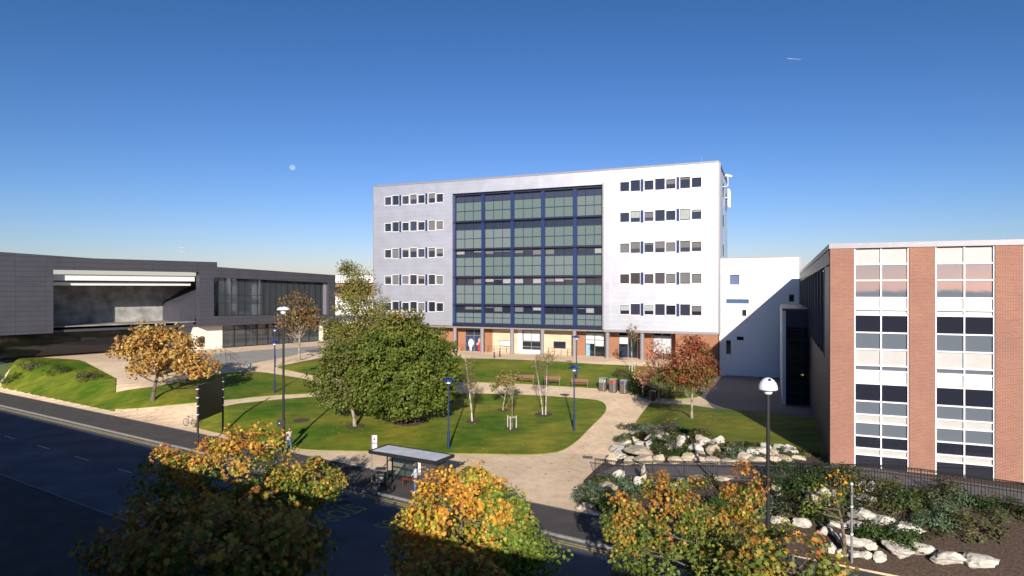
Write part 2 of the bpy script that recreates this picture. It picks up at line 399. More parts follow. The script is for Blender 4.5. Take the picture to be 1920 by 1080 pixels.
# rockery bank earth and the ramp
bank = [(3.9,38.2),(6.2,43.6),(9.6,50),(12.0,47.2),(14.2,43.2),(18,37.9),(24,34),(33,27),(36,14.2),(30,17.8),(20,24.0),(12,28.95),(7,32.05),(4.6,33.6)]
sheet('bank_soil', smooth_out(bank, 2), .02, M['soil'], cell=.5)
def ramp_pt(X, s_): # point on the ramp, s_ metres towards the viewer from its far edge
    return Vector((X-.573*s_, 43.7-.70*(X-5.8)-.819*s_, 0))
rp = [ramp_pt(7.2+i*1.0, .0).xy for i in range(22)]+[ramp_pt(6.9+i*1.0, 2.8).xy for i in range(23, -1, -1)]
M['ramp'] = mat('worn_ramp_tarmac', (.17, .15, .155), .95, var=.12, scale=1.2, bump=.4, bscale=50)
sheet('ramp', [tuple(p) for p in rp], .07, M['ramp'], cell=.5)
# ------------------------------------------------------------------ main building
mb = empty('office_building', FM.P(0, 0, CZ-9.3), 0, 'six storey office block with silver white cladding and a blue framed glass centre', 'building')
zR, zB = CZ+15.55, CZ-5.5
uL, uR = FM.u(701), FM.u(1347); g0, g1 = FM.u(848), FM.u(1132)
zGT = CZ+13.75
def holes_wall(fr, u0, u1, z0, z1, holes, w0, w1, b, mi=0):
    """wall slab with rectangular holes, as butted boxes"""
    us = sorted(set([u0, u1]+[h for H in holes for h in H[:2]])); zs = sorted(set([z0, z1]+[h for H in holes for h in H[2:]]))
    for j in range(len(zs)-1):
        run = None
        for i in range(len(us)-1):
            cu, cz = (us[i]+us[i+1])/2, (zs[j]+zs[j+1])/2
            solid = not any(H[0] < cu < H[1] and H[2] < cz < H[3] for H in holes)
            if solid: run = us[i] if run is None else run
            if run is not None and (not solid or i == len(us)-2):
                e = us[i+1] if solid else us[i]
                b.box(run, e, w0, w1, zs[j], zs[j+1], mi, fr); run = None
rnd = random.Random(5)
colsR = [(1162.5,1180,0),(1182,1200.3,1),(1208,1225.5,0),(1228,1246.7,1),(1248.6,1266.7,0),(1275,1294,1),(1296.7,1315.3,0)]
finsR = [(1201.6,1206.2),(1268.8,1273.4)]
colsL = [(721,733.7,0),(735,748,1),(753.5,766.7,0),(768.3,781.8,1),(783.3,796.5,0),(802.8,816,1),(817.7,831,0)]
finsL = [(749,752.2),(797.8,801)]
wins = []; fins = []; SPB = mat('pale_grey_blind', (.26, .27, .28), .8); SPN = [M['span'], glassmat('spandrel_grey', (.125, .155, .158), rough=.2, spec=.5), glassmat('spandrel_deep', (.100, .138, .134), rough=.25, spec=.4)]
for k in range(5):
    zt = CZ+13.92-4.02*k
    for cols, fn, in ((colsL, finsL), (colsR, finsR)):
        for (a, c, big) in cols:
            wins.append((FM.u(a), FM.u(c), zt-1.28-(.06 if big else 0), zt+(.12 if big else -.04), k, cols is colsR))
        for (a, c) in fn: fins.append((FM.u(a)-.02, FM.u(c)+.02, zt-1.42, zt+.16))
b = MB()
H = [w_[:4] for w_ in wins]
holes_wall(FM, uL, g0, zB, zR, [h for h in H if h[1] < g0], -.35, 0, b)
holes_wall(FM, g1, uR, zB, zR, [h for h in H if h[0] > g1], -.35, 0, b)
b.box(g0, g1, -.35, 0, zGT, zR, 0, FM)
b.build('cladding', M['clad'], mb)
b = MB(); b.box(uL+.01, uR-.01, -17, -1.2, zB+.02, zR-.3, 0, FM); b.build('core_wall', M['inter'], mb)
b = MB(); b.box(uR-.008, uR+.012, -17.2, -.36, zB, zR, 0, FM)
for k in range(6): b.box(uR+.012, uR+.06, -3-2.6*k-.06, -3-2.6*k+.06, zB, zR-.3, 0, FM)
b.build('gable_wall', glassmat('blue_grey_gable_cladding', (.20, .26, .36), rough=.3), mb)
b = MB()
for k in range(5): b.box(uR+.03, uR+.09, -9.2, -7.9, CZ+12.4-4.02*k, CZ+13.9-4.02*k, 0, FM)
b.build('gable_window', M['glass'], mb)
b = MB(); b.box(uL, uR, -17.2, -.35, zR-.2, zR-.05, 0, FM)
b.box(uL-.06, uR+.10, -.1, .06, zR+.0, zR+.22, 0, FM); b.box(uR+.0, uR+.12, -17.3, -.1, zR+.0, zR+.22, 0, FM)
b.box(uL-.06, uL+.06, -17.3, -.1, zR+.0, zR+.22, 0, FM)
b.build('roof_edge', M['trim'], mb)
b = MB(); b.box(uR+.002, uR+.26, -.34, .05, zB-.25, zR, 0, FM); b.build('corner_trim', M['trim'], mb); b = MB(); b.box(uL-.12, uL-.002, -.34, .04, zB-.2, zR, 0, FM); b.build('corner_trim', M['trim'], mb); b = MB()
b.box(g1-.02, uR, -.30, .04, zB-.30, zB, 0, FM); b.box(g1-.16, g1+.02, .0, .12, zB, zGT+.1, 0, FM)
b.build('corner_trim', M['trim'], mb)
for (u0, u1, z0, z1) in fins:
    b = MB(); b.box(u0, u1, .002, .05, z0, z1, 0, FM); b.build('blue_panel', M['blue'], mb)
for (u0, u1, z0, z1, k, right) in wins:
    b = MB(); t = .06
    b.box(u0-.03, u1+.03, -.25, .018, z1-.02, z1+t, 0, FM); b.box(u0-.03, u1+.03, -.25, .03, z0-t, z0+.02, 0, FM)
    b.box(u0-.03, u0+.01, -.25, .03, z0+.02, z1-.02, 0, FM); b.box(u1-.01, u1+.03, -.25, .03, z0+.02, z1-.02, 0, FM)
    fo = b.build('window', M['wframe'], mb)
    b = MB(); b.box(u0, u1, -.24, -.20, z0, z1, 0, FM); b.build('pane', rnd.choice([M['glass'], M['glass'], M['gpurple']]), fo)
    p = .15 if k == 0 else (.3 if k in (1, 4) else .8)
    if rnd.random() < p:
        d = rnd.choice([.2, .35, .6, .9, 1]) if k else rnd.choice([.2, .5])
        b = MB(); b.box(u0+.06, u1-.06, -.199, -.19, z1-(z1-z0)*d, z1-.03, 0, FM); b.build('blind', rnd.choice([M['blindg'], M['blindg'], mat('pale_blind', (.3, .33, .34), .8)] ) if right else M['blindg'], fo)
# glazed centre: recessed 0.7 m
GW = -.75
fx = [(849.5,853.5),(900,905.6),(955,960.8),(1012.4,1018.8),(1072.6,1079.4),(1127,1130.5)]
fu = [(FM.u(a), FM.u(c)) for a, c in fx]; fu[0] = (g0+.02, g0+.28); fu[-1] = (g1-.30, g1-.17)
for (a, c) in fu:
    b = MB(); b.box(a, c, GW-.02, GW+.32, zB+.42, zGT-.3, 0, FM); b.build('fin', M['blue'], mb)
zv = [CZ+13.45-4.02*k for k in range(5)]
b = MB(); b.box(g0, g1, -.7, -.36, zGT-.3, zGT, 0, FM); b.build('head_beam', M['navy'], mb)
b = MB(); b.box(g0, g1, GW-.2, -.06, zB-.02, zB+.42, 0, FM); b.build('base_beam', M['navy'], mb)
b = MB(); b.box(g0-.002, g0+.02, -.74, -.36, zB, zGT, 0, FM); b.box(g1-.02, g1+.002, -.74, -.36, zB, zGT, 0, FM); b.build('reveal', M['blue'], mb)
for k in range(1, 5):
    b = MB(); b.box(g0+.02, g1-.02, GW+.02, GW+.50, zv[k]+.10, zv[k]+.34, 0, FM); b.build('sunshade', M['navy'], mb)
for k in range(5):
    for i in range(5):
        u0, u1 = fu[i][1], fu[i+1][0]; du = (u1-u0)/3
        zt = zv[k]+.10; zb = zv[k]-.95; bot = (zv[k+1]+.34) if k < 4 else zB+.42
        b = MB(); zm = (zb+bot)/2+.05
        for j in range(4): b.box(u0+du*j-.03, u0+du*j+.03, GW, GW+.07, bot, zt, 0, FM)
        for zz in (bot, zm, zb, zt-.06): b.box(u0, u1, GW, GW+.06, zz-.025, zz+.04, 0, FM)
        fo = b.build('glazing_bay', M['blue'], mb)
        b = MB(); b.box(u0, u1, GW-.08, GW-.03, bot, zb, 0, FM); b.build('spandrel', rnd.choice(SPN), fo)
        b = MB(); b.box(u0, u1, GW-.12, GW-.07, zb, zt, 0, FM); b.build('pane', M['glass'] if k else M['gpurple'], fo)
        for j in range(3):
            if rnd.random() < (.25, .12, .6, .7, .45)[k]:
                d = rnd.choice([.15, .25, .8, .55]); ua = u0+du*j+.06
                b = MB(); b.box(ua, ua+du-.12, GW-.069, GW-.055, zt-.08-(zt-zb-.12)*d, zt-.08, 0, FM)
                b.build('blind', rnd.choice([M['blindg'], M['blindg'], SPB]), fo)
# ground floor
zg = CZ-9.3
b = MB(); b.box(uL+.02, uR-.02, -17, -.31, zB-.32, zB-.05, 0, FM); b.build('soffit', mat('soffit_grey', (.22, .20, .19), .8), mb)
colu = [FM.u(p, -.45) for p in (853, 904, 960, 1017, 1077, 1139, 1204)]
colu = [colu[0]-9.4, colu[0]-4.7]+colu
for cu in colu:
    b = MB(); p = FM.P(cu, -.45, zg)
    b.tube((p[0], p[1], zg-1), (p[0], p[1], zB-.3), .27, n=20)
    b.lathe([(.3, -.05), (.3, .16), (.27, .2)], (p[0], p[1], zg), 20); b.build('column', M['conc'], mb, smooth=False)
W = -2.2
def gseg(x0, x1, m, nm, z0=zg-2, z1=zB-.32, w0=W-.3, w1=W):
    b = MB(); b.box(FM.u(x0, w1), FM.u(x1, w1), w0, w1, z0, z1, 0, FM); return b.build(nm, m, mb)
gseg(690, 873, M['brick'], 'brick_wall'); gseg(905.5, 923.6, M['brick'], 'brick_wall'); gseg(923.6, 971, M['stone'], 'stone_wall')
gseg(971, 1021, M['whitep'], 'rendered_wall'); gseg(1021, 1073, M['stone'], 'stone_wall'); gseg(1073, 1097, M['brick'], 'brick_wall')
gseg(1134, 1160, M['brick'], 'brick_wall'); gseg(1196, 1224, M['brick'], 'brick_wall'); gseg(1259, 1268, M['brick'], 'brick_wall')
b = MB(); ub = FM.u(1266.5); b.box(ub, uR-.02, -.5, -.06, zg-2.5, zB-.31, 0, FM); b.box(ub, ub+.3, -2.5, -.5, zg-2.5, zB-.32, 0, FM)
b.box(uR-.32, uR-.02, -17, -.5, zg-2.5, zB-.31, 0, FM); b.build('brick_wall', M['brick'], mb)
def shop(x0, x1, y0, y1, nv, nh, glass, w1=W, frame=M['steel'], blinds=(), interior=True):
    u0, u1 = FM.u(x0, w1), FM.u(x1, w1); z1 = FM.z(x0, y0, w1); z0 = FM.z(x0, y1, w1); t = .06
    b = MB()
    b.box(u0, u0+t, w1-.1, w1+.04, z0, z1, 0, FM); b.box(u1-t, u1, w1-.1, w1+.04, z0, z1, 0, FM)
    b.box(u0+t, u1-t, w1-.1, w1+.04, z1-t, z1, 0, FM); b.box(u0+t, u1-t, w1-.1, w1+.04, z0, z0+t, 0, FM)
    for i in range(1, nv):
        uu = u0+(u1-u0)*i/nv; b.box(uu-.04, uu+.04, w1-.08, w1+.03, z0+t, z1-t, 0, FM)
    for h in nh:
        zz = z0+(z1-z0)*h; b.box(u0+t, u1-t, w1-.09, w1+.035, zz-.05, zz+.05, 0, FM)
    fo = b.build('window', frame, mb)
    b = MB(); b.box(u0+t, u1-t, w1-.06, w1-.03, z0+t, z1-t, 0, FM); b.build('pane', glass, fo)
    for (a, c, d, e, m) in blinds:
        b = MB(); b.box(u0+(u1-u0)*a, u0+(u1-u0)*c, w1-.026, w1-.015, z0+(z1-z0)*d, z0+(z1-z0)*e, 0, FM); b.build('blind', m, fo)
    return fo, u0, u1, z0, z1
GL = M['glass']
zt_ = 616.5
fo, u0, u1, z0, z1 = shop(873, 905.5, 617, 658, 2, [.72], M['gpurple'])
# posters behind the glass: figures in white tops on a deep blue ground
b = MB(); b.box(u0+.12, u0+(u1-u0)*.55, W-.026, W-.018, z0+.1, z0+(z1-z0)*.68, 0, FM); b.box(u0+(u1-u0)*.57, u1-.1, W-.026, W-.018, z0+.1, z0+(z1-z0)*.68, 0, FM)
po = b.build('poster', M['postb'], mb)
def pfig(pts, m):
    b = MB(); n = len(pts); P = [FM.P(u0+(u1-u0)*a, W-.015, z0+(z1-z0)*c) for a, c in pts]; Q = [FM.P(u0+(u1-u0)*a, W-.010, z0+(z1-z0)*c) for a, c in pts]
    b.add(P+Q, [tuple(range(n)), tuple(range(n, 2*n))[::-1]]+[(i, (i+1)%n, n+(i+1)%n, n+i) for i in range(n)]); b.build('printed_figure', m, po)
pfig([(.18,.22),(.16,.4),(.2,.5),(.26,.55),(.36,.55),(.44,.5),(.5,.34),(.44,.3),(.42,.22)], M['wframe'])
pfig([(.24,.02),(.22,.22),(.38,.22),(.36,.02)], M['blindw']); pfig([(.28,.56),(.27,.63),(.32,.66),(.37,.63),(.36,.56)], M['hair'])
pfig([(.62,.3),(.62,.36),(.72,.42),(.72,.55),(.8,.62),(.86,.55),(.84,.45),(.8,.36),(.7,.28)], M['skin'])
pfig([(.7,.05),(.74,.3),(.8,.42),(.92,.4),(.95,.05)], M['red'])
shop(936, 958, 637.5, 648.5, 1, [], M['blindw'], w1=W+.09); shop(979.5, 1014, 618, 655, 2, [.42, .15], GL, w1=W+.09, blinds=((.06,.94,.45,.97,M['blindw']),))
shop(1038, 1060.5, 640, 652.5, 1, [], GL, w1=W+.09, frame=M['dark'])
shop(1097, 1134, 617, 669, 2, [.62, .86], M['gclear'], blinds=((.04,.47,.48,.84,M['blindw']),(.52,.96,.40,.84,M['blindw']),(.04,.25,.03,.45,mat('pale_blue_panel', (.22,.36,.48)))))
shop(1160, 1196, 618, 671, 2, [.78], M['gclear'], blinds=((.04,.50,.50,.76,M['blindw']),(.04,.58,.02,.40,M['navy'])))
shop(1224, 1259, 619, 673, 2, [.80], M['gclear'], blinds=((.04,.96,.2,.78,mat('frosted_film', (.42,.46,.50))),))
b = MB(); b.box(FM.u(1085, W), FM.u(1265, W), W-3.2, W-3, zg-1, zB-.4, 0, FM); b.box(FM.u(1085, W), FM.u(1265, W), W-3, W-.3, zg-.3, zg-.02, 0, FM); b.build('interior_wall', M['inter'], mb)
# small fittings on the roof and gable
b = MB(); p = FM.P(FM.u(1313), -1.5, 0); b.tube((p[0], p[1], zR), (p[0], p[1], zR+1.35), .03, .015); b.build('lightning_rod', M['steel'], mb)
b = MB(); q = FM.P(uR+.3, -6, CZ+14.2); b.tube(FM.P(uR, -6, CZ+13.4), FM.P(uR+.75, -6, CZ+13.5), .05); b.tube(FM.P(uR+.75, -6, CZ+13.5), FM.P(uR+.75, -6, CZ+14.7), .05)
b.tube(FM.P(uR+.4, -5.8, CZ+14.9), FM.P(uR+1.2, -6.2, CZ+14.75), .2, .16, 12); b.build('security_camera', M['wframe'], mb)
for dw in (-12.2, -13.2, -14.2):
    b = MB(); b.box(uR+.35, uR+.62, dw-.18, dw+.18, CZ+11.6, CZ+14.0, 0, FM); b.tube(FM.P(uR, dw, CZ+12.8), FM.P(uR+.4, dw, CZ+12.8), .06); b.build('mobile_antenna', M['wframe'], mb, bevel=.04)
b = MB(); b.box(uL-.5, uL-.28, -.9, -.5, CZ+12.7, CZ+15.5, 0, FM); b.tube(FM.P(uL-.3, -.7, CZ+14.4), FM.P(uL, -.7, CZ+14.4), .06); b.build('mobile_antenna', M['wframe'], mb, bevel=.04)
# ------------------------------------------------------------------ white annex
FA = Frame(*FM.P(0, -.4, 0)[:2], *FM.a)
wb = empty('white_annex', FA.P(FA.u(1420), 0, CZ-10.8), 0, 'plain white rendered building with small scattered windows right of the office block', 'building')
a0, a1 = FA.u(1349), FA.u(1498.5); zt = CZ+3.65; zb0 = CZ-12.5
hs = []
for (x0, y0, x1, y1) in ((1368,515,1386.5,534),(1361,561,1404,569.5),(1391,581,1399.5,593),(1381,631,1394.5,638.3),(1361.3,638,1370.7,664.5),(1479.3,552.3,1489.3,565.8)):
    hs.append((FA.u(x0), FA.u(x1), FA.z((x0+x1)/2, y1), FA.z((x0+x1)/2, y0)))
b = MB(); holes_wall(FA, a0, a1, zb0, zt, hs, -.35, 0, b); b.box(a0, a1, -14, -.6, zb0, zt-.3, 0, FA); b.build('wall', M['whitep'], wb)
for i, h in enumerate(hs):
    b = MB(); t = .05
    b.box(h[0], h[1], -.34, -.2, h[3]-t, h[3], 0, FA); b.box(h[0], h[1], -.34, -.2, h[2], h[2]+t, 0, FA); b.box(h[0], h[0]+t, -.34, -.2, h[2]+t, h[3]-t, 0, FA); b.box(h[1]-t, h[1], -.34, -.2, h[2]+t, h[3]-t, 0, FA)
    f = b.build('window', M['trim'], wb); b = MB(); b.box(h[0]+t, h[1]-t, -.32, -.27, h[2]+t, h[3]-t, 0, FA)
    b.build('pane', glassmat('blue_glass', (.06, .12, .26)) if i < 2 else M['glass'], f)
b = MB(); b.box(a0, a1+.1, -.4, .06, zt, zt+.12, 0, FA); b.box(a1, a1+.22, -14, .05, zb0, zt, 0, FA); b.build('coping', M['trim'], wb)
# ------------------------------------------------------------------ red brick building on the right
KX, KY = 17.7, 35.3
FB = Frame(KX, KY, *FM.a)
bb = empty('brick_building', (KX, KY, CZ-9.9), 0, 'red brick building with tall ladder windows and a dark glazed side at the right', 'building')
bt0, bt1, D = CZ+2.46, CZ+1.85, 41.5
def roofz(wd): return bt0+(bt1-bt0)*(-wd/D)
zlow = CZ-12.6
pw = 1.18
b = MB(); u = 0; piers = []
while u < 30:
    b.box(u, u+pw, -.5, 0, zlow, bt0-.28, 0, FB); piers.append(u); u += pw+2.6
b.build('brick_pier', M['brick2'], bb)
def slopebox(b, u0, u1, w0, w1, d0, d1):
    P = [FB.P(u0, w0, roofz(w0)+d0), FB.P(u1, w0, roofz(w0)+d0), FB.P(u1, w1, roofz(w1)+d0), FB.P(u0, w1, roofz(w1)+d0),
         FB.P(u0, w0, roofz(w0)+d1), FB.P(u1, w0, roofz(w0)+d1), FB.P(u1, w1, roofz(w1)+d1), FB.P(u0, w1, roofz(w1)+d1)]
    b.hexa(P)
b = MB(); slopebox(b, -.06, 31, -D, .06, -.28, 0); b.build('roof_fascia', M['trim'], bb)
pan = [(467,495,'p'),(497,525,'g'),(527,557,'g'),(558,579,'w'),(584,589,'w'),(591,622,'d'),(624,653,'g'),(656,683,'p'),(687,693,'g'),(697,717,'w'),(719,750,'d'),(753,775,'g'),(778,790,'p'),(793,815,'g'),(817,838,'d'),(841,850,'p'),(853,880,'d')]
gm_ = {'p': mat('pale_grey_panel', (.40, .39, .38), .5, var=.04), 'g': glassmat('sky_glass', (.12, .14, .17), spec=1.5), 'w': M['wframe'], 'd': M['glass']}
for u in piers:
    b = MB(); a_, c_ = u+pw, u+pw+2.6
    b.box(a_, a_+.07, -.3, -.06, zlow, bt0-.29, 0, FB); b.box(c_-.07, c_, -.3, -.06, zlow, bt0-.29, 0, FB); b.box((a_+c_)/2-.035, (a_+c_)/2+.035, -.28, -.08, zlow, bt0-.29, 0, FB)
    for (y0, y1, t_) in pan:
        z = FB.z(1597, y1+1); b.box(a_+.07, c_-.07, -.27, -.09, z-.04, z+.04, 0, FB)
    f = b.build('ladder_window', M['wframe'], bb)
    for (y0, y1, t_) in pan:
        b = MB(); b.box(a_+.05, c_-.05, -.22, -.16, FB.z(1597, y1+.9), FB.z(1597, y0-.9), 0, FB)
        b.build({'p': 'panel', 'g': 'pane', 'w': 'white_panel', 'd': 'dark_pane'}[t_], gm_[t_], f)
b = MB(); slopebox(b, .45, 30, -D, -.55, -10, -.3); b.box(.45, 30, -D, -.55, zlow, bt1-9, 0, FB); b.build('core', M['inter'], bb)
# dark glazed side running back to the annex
b = MB(); b.box(.0, .44, -4.2, -.51, zlow, bt1-.6, 0, FB); b.box(.04, .42, -D, -4.2, zlow, CZ-4.2, 0, FB)
b.build('side_wall', M['dark'], bb)
b = MB()
for i in range(13):
    wv = -4.2-i*(D-4.2)/12.5; b.box(-.04, .30, wv-.16, wv, CZ-4.2, bt1-.75, 0, FB)
b.box(-.02, .32, -D, -4.2, CZ-4.3, CZ-4.1, 0, FB); slopebox(b, 0, .34, -D, -.6, -1.1, -.281); b.build('side_frame', M['dark'], bb)
b = MB(); slopebox(b, .18, .26, -D, -4.3, -6.2, -1.08); b.build('side_glass', glassmat('reflective_side_glass', (.45, .50, .54), rough=.03, spec=1, mir=.8), bb)
# glazed entrance lobby in the corner
lb = g(1467, 760); ZL = 57.0
FL = Frame((1467-960)/FPX*ZL, ZL, *FM.a)
ll = empty('entrance_lobby', (FL.o[0], FL.o[1], CZ-10.6), 0, 'dark framed glass entrance lobby between the white annex and the brick building', 'building')
lt = CZ-(580-540)/FPX*ZL; l1 = 2.55
b = MB(); b.box(0, l1, -17.5, .1, lt-.12, lt+.06, 0, FL); b.build('roof', M['dark'], ll)
b = MB(); b.box(0, .28, -17.5, 0, CZ-11.5, lt-.12, 0, FL); b.build('side_wall', M['whitep'], ll)
b = MB(); b.box(.28, l1, -.2, 0, lt-1.6, lt-.12, 0, FL)
for i in range(8):
    z = CZ-10.4+i*.95; b.box(.28, l1, -.12, -.02, z, z+.07, 0, FL)
for u in (.28, 1.55, l1-.1): b.box(u, u+.09, -.14, 0, CZ-11.5, lt-1.6, 0, FL)
b.build('frame', M['navy'], ll)
b = MB(); b.box(.3, l1, -.09, -.06, CZ-11.5, lt-1.5, 0, FL); b.build('pane', M['gclear'], ll)
b = MB(); b.box(.3, l1, -6.2, -6, CZ-11.5, lt-.2, 0, FL); b.box(.3, l1, -6, -.3, CZ-6.6, CZ-6.4, 0, FL); b.build('interior_wall', M['inter'], ll)
b = MB(); p = FL.P(1.7, -2, CZ-8.0); b.lathe([(.02, .12), (.10, .06), (.12, 0), (.02, -.02)], p, 12)
lm, t_, bs = new_mat('lit_lamp'); bs.inputs['Emission Color'].default_value = (1, .75, .3, 1); bs.inputs['Emission Strength'].default_value = 2; bs.inputs['Base Color'].default_value = (1, .8, .4, 1)
b.build('ceiling_lamp', lm, ll)
# ------------------------------------------------------------------ charcoal building on the left
FD = Frame(-44.3, 97, .6577, .7533)
db = empty('charcoal_building', FD.P(0, 0, CZ-9.3), 0, 'two storey charcoal clad building with a cantilevered glazed upper floor', 'building')
def rzd(u): # roof line
    ua, ub_ = FD.u(395), FD.u(629); return CZ+3.25+(2.28-3.25)*(u-ua)/(ub_-ua)
e0, e1 = FD.u(-150), FD.u(629); so_ = CZ-5.75
def dquad(b, u0, u1, zf0, zf1, w0, w1):
    b.hexa([FD.P(u0, w1, zf0(u0)), FD.P(u1, w1, zf0(u1)), FD.P(u1, w0, zf0(u1)), FD.P(u0, w0, zf0(u0)),
            FD.P(u0, w1, zf1(u0)), FD.P(u1, w1, zf1(u1)), FD.P(u1, w0, zf1(u1)), FD.P(u0, w0, zf1(u0))])
o0, o1 = FD.u(401), FD.u(616); t0, t1 = FD.z(401, 520), FD.z(616, 530); s0 = FD.z(401, 593); s1 = FD.z(616, 590)
zt0 = lambda u: t0+(t1-t0)*(u-o0)/(o1-o0); zs0 = lambda u: s0+(s1-s0)*(u-o0)/(o1-o0); so0 = lambda u: so_
p0_, p1_ = FD.u(100), FD.u(374); pt = lambda u: CZ+2.35; ps = lambda u: CZ-5.0
b = MB()
dquad(b, p1_, o0, so0, rzd, -1.2, 0); dquad(b, o0, o1, zt0, rzd, -1.2, 0); dquad(b, o0, o1, so0, zs0, -1.2, 0); dquad(b, o1, e1, so0, rzd, -1.2, 0)
dquad(b, e0, p0_, so0, rzd, -1.2, 0); dquad(b, p0_, p1_, pt, rzd, -1.2, 0)
b.box(e0, e1, -16, -1.2, so_, so_+.3, 0, FD); dquad(b, e0, e1, lambda u: rzd(u)-.4, lambda u: rzd(u)-.05, -16, -1.2)
b.box(e1-.3, e1, -16, -1.2, so_+.3, CZ+1.9, 0, FD)
b.box(e0+4, FD.u(410), -9, -.5, CZ+3.2, CZ+3.95, 0, FD)
b.build('cladding', M['darkp'], db)
n = 19
b = MB()
for i in range(n+1):
    u = o0+(o1-o0)*i/n; b.box(u-.05, u+.05, -1.0, -.86, zs0(u), zt0(u), 0, FD)
for fz in (.34, .55, .0):
    dquad(b, o0, o0+(o1-o0)*.42 if fz else o1, lambda u: zs0(u)+(zt0(u)-zs0(u))*fz, lambda u: zs0(u)+(zt0(u)-zs0(u))*fz+.08, -.98, -.88)
b.build('glazing_frame', M['black'], db)
gcl = glassmat('upper_glazing', (.22, .24, .27), trans=.45, spec=1.0, mir=.75, wob=.01)
b = MB(); dquad(b, o0, o1, zs0, zt0, -.95, -.92); b.build('upper_glass', gcl, db)
b = MB(); b.box(e0+.3, e1-.4, -8, -7.8, so_+.3, CZ+1.9, 0, FD); b.box(e0+.3, e1-.4, -7.8, -1.3, CZ-5.1, CZ-5.0, 0, FD)
b.box(FD.u(470), FD.u(472)+.3, -7.8, -1.5, so_+.3, CZ+1.9, 0, FD); b.build('interior_wall', M['inter'], db)
b = MB()
for i in range(7): p = FD.P(FD.u(430+28*i), -2.2, 0); b.tube((p[0], p[1], so_+.3), (p[0], p[1], CZ+1.8), .28, n=12)
b.build('interior_column', M['teal'], db)
b = MB(); b.box(o1-.5, o1+.0, -.88, -.7, s1, t1, 0, FD); b.build('reveal_panel', M['trim'], db)
q0, q1 = FD.u(417, -1.5), FD.u(598, -1.5)
b = MB(); b.box(FD.u(352, -1.5), q0, -9, -1.5, CZ-10.5, so_, 0, FD); b.build('rendered_wall', M['cream'], db); b = MB(); b.box(q1, FD.u(606, -1.5), -9, -1.5, CZ-10.5, so_, 0, FD); b.build('rendered_wall', M['cream'], db)
b = MB(); n = 9
for i in range(n+1):
    u = q0+(q1-q0)*i/n; b.box(u-.06, u+.06, -1.7, -1.52, CZ-9.35, so_, 0, FD)
b.box(q0, q1, -1.68, -1.54, CZ-9.35, CZ-9.2, 0, FD); b.box(q0, q1, -1.68, -1.54, so_-.9, so_-.8, 0, FD); b.build('shopfront_frame', M['black'], db)
b = MB(); b.box(q0, q1, -1.64, -1.61, CZ-9.3, so_, 0, FD); b.build('shopfront_glass', gcl, db)
b = MB(); b.box(q0, q1, -8, -7.8, CZ-9.5, so_, 0, FD); b.box(q0, q1, -7.8, -1.7, CZ-9.5, CZ-9.32, 0, FD); b.build('interior_wall', M['inter'], db)
b = MB()
for i in range(5): p = FD.P(q0+(q1-q0)*(i+.5)/5, -2.4, 0); b.tube((p[0], p[1], CZ-9.4), (p[0], p[1], so_), .22, n=12)
b.build('interior_column', M['teal'], db)
b = MB(); b.box(FD.u(378), FD.u(392), -1.49, -1.46, CZ-8.9, CZ-7.4, 0, FD); b.build('wall_window', M['glass'], db)
b = MB(); b.box(e0, FD.u(352, -2), -9, -8, CZ-10.5, CZ+1.5, 0, FD); b.build('recess_glass', M['gpurple'], db)
b = MB(); b.box(p0_, FD.u(372), -1.9, -1.3, CZ+1.0, CZ+1.75, 0, FD); b.box(p0_, FD.u(368), -2.6, -2.0, CZ+.35, CZ+.75, 0, FD); b.build('white_soffit_panel', M['wframe'], db)
b = MB(); u_ = FD.u(352)
b.hexa([FD.P(u_-.6, -1.4, CZ-9.4), FD.P(u_+.0, -1.4, CZ-9.4), FD.P(u_+.0, -8, CZ-9.4), FD.P(u_-.6, -8, CZ-9.4), FD.P(u_-.6, -1.4, CZ-2.2), FD.P(u_+3.4, -1.4, CZ+.4), FD.P(u_+3.4, -8, CZ+.4), FD.P(u_-.6, -8, CZ-2.2)]); b.build('raking_wall', M['dark'], db)
b = MB(); p = FD.P(FD.u(362), -4, CZ+3.9); b.tube(p, (p[0], p[1], p[2]+2.6), .05)
for k in range(3): b.box(p[0]-.5, p[0]+.5, p[1]-.03, p[1]+.03, p[2]+1+k*.6, p[2]+1.06+k*.6)
b.build('roof_aerial', M['steel'], db)
# ------------------------------------------------------------------ distant buildings between them
db2 = empty('brick_house', (-40, 150, CZ-9.3), 0, 'far brick and white low building seen between the birch and the office block', 'building')
b = MB(); b.box(-50, -28, 150, 165, CZ-9.4, CZ-2); b.build('white_wall', M['whitep'], db2)
b = MB(); b.box(-50, -28, 150.2, 165, CZ-1.99, CZ+1.2); b.build('brick_wall', M['brick'], db2)
b = MB(); b.box(-50.4, -27.6, 149.6, 165, CZ+1.21, CZ+2.9); b.build('roof', M['wframe'], db2)
b = MB(); b.box(-49, -29, 149.8, 149.98, CZ-7.7, CZ-6.5); b.build('shop_fascia', M['bluep'], db2)
b = MB()
for i in range(6): b.box(-48.5+i*3.3, -46.5+i*3.3, 150.1, 150.19, CZ-1.2, CZ+.3)
b.build('window', M['glass'], db2)
# building the photograph is taken from: its roof throws the shade over the road
FV = Frame(0, -3, .848, -.530)
vb = empty('viewpoint_building', (0, -9, 0), 0, 'brick building behind the viewer whose roof shades the road', 'building')
b = MB(); b.box(-75, 75, -14, -.05, 0, CZ-.45, 0, Frame(0, -3, -.848, .530)); b.build('wall', M['brick2'], vb)
b = MB(); b.box(-75, 75, -14.1, .05, CZ-.45, CZ-.35, 0, Frame(0, -3, -.848, .530)); b.build('roof', M['trim'], vb)
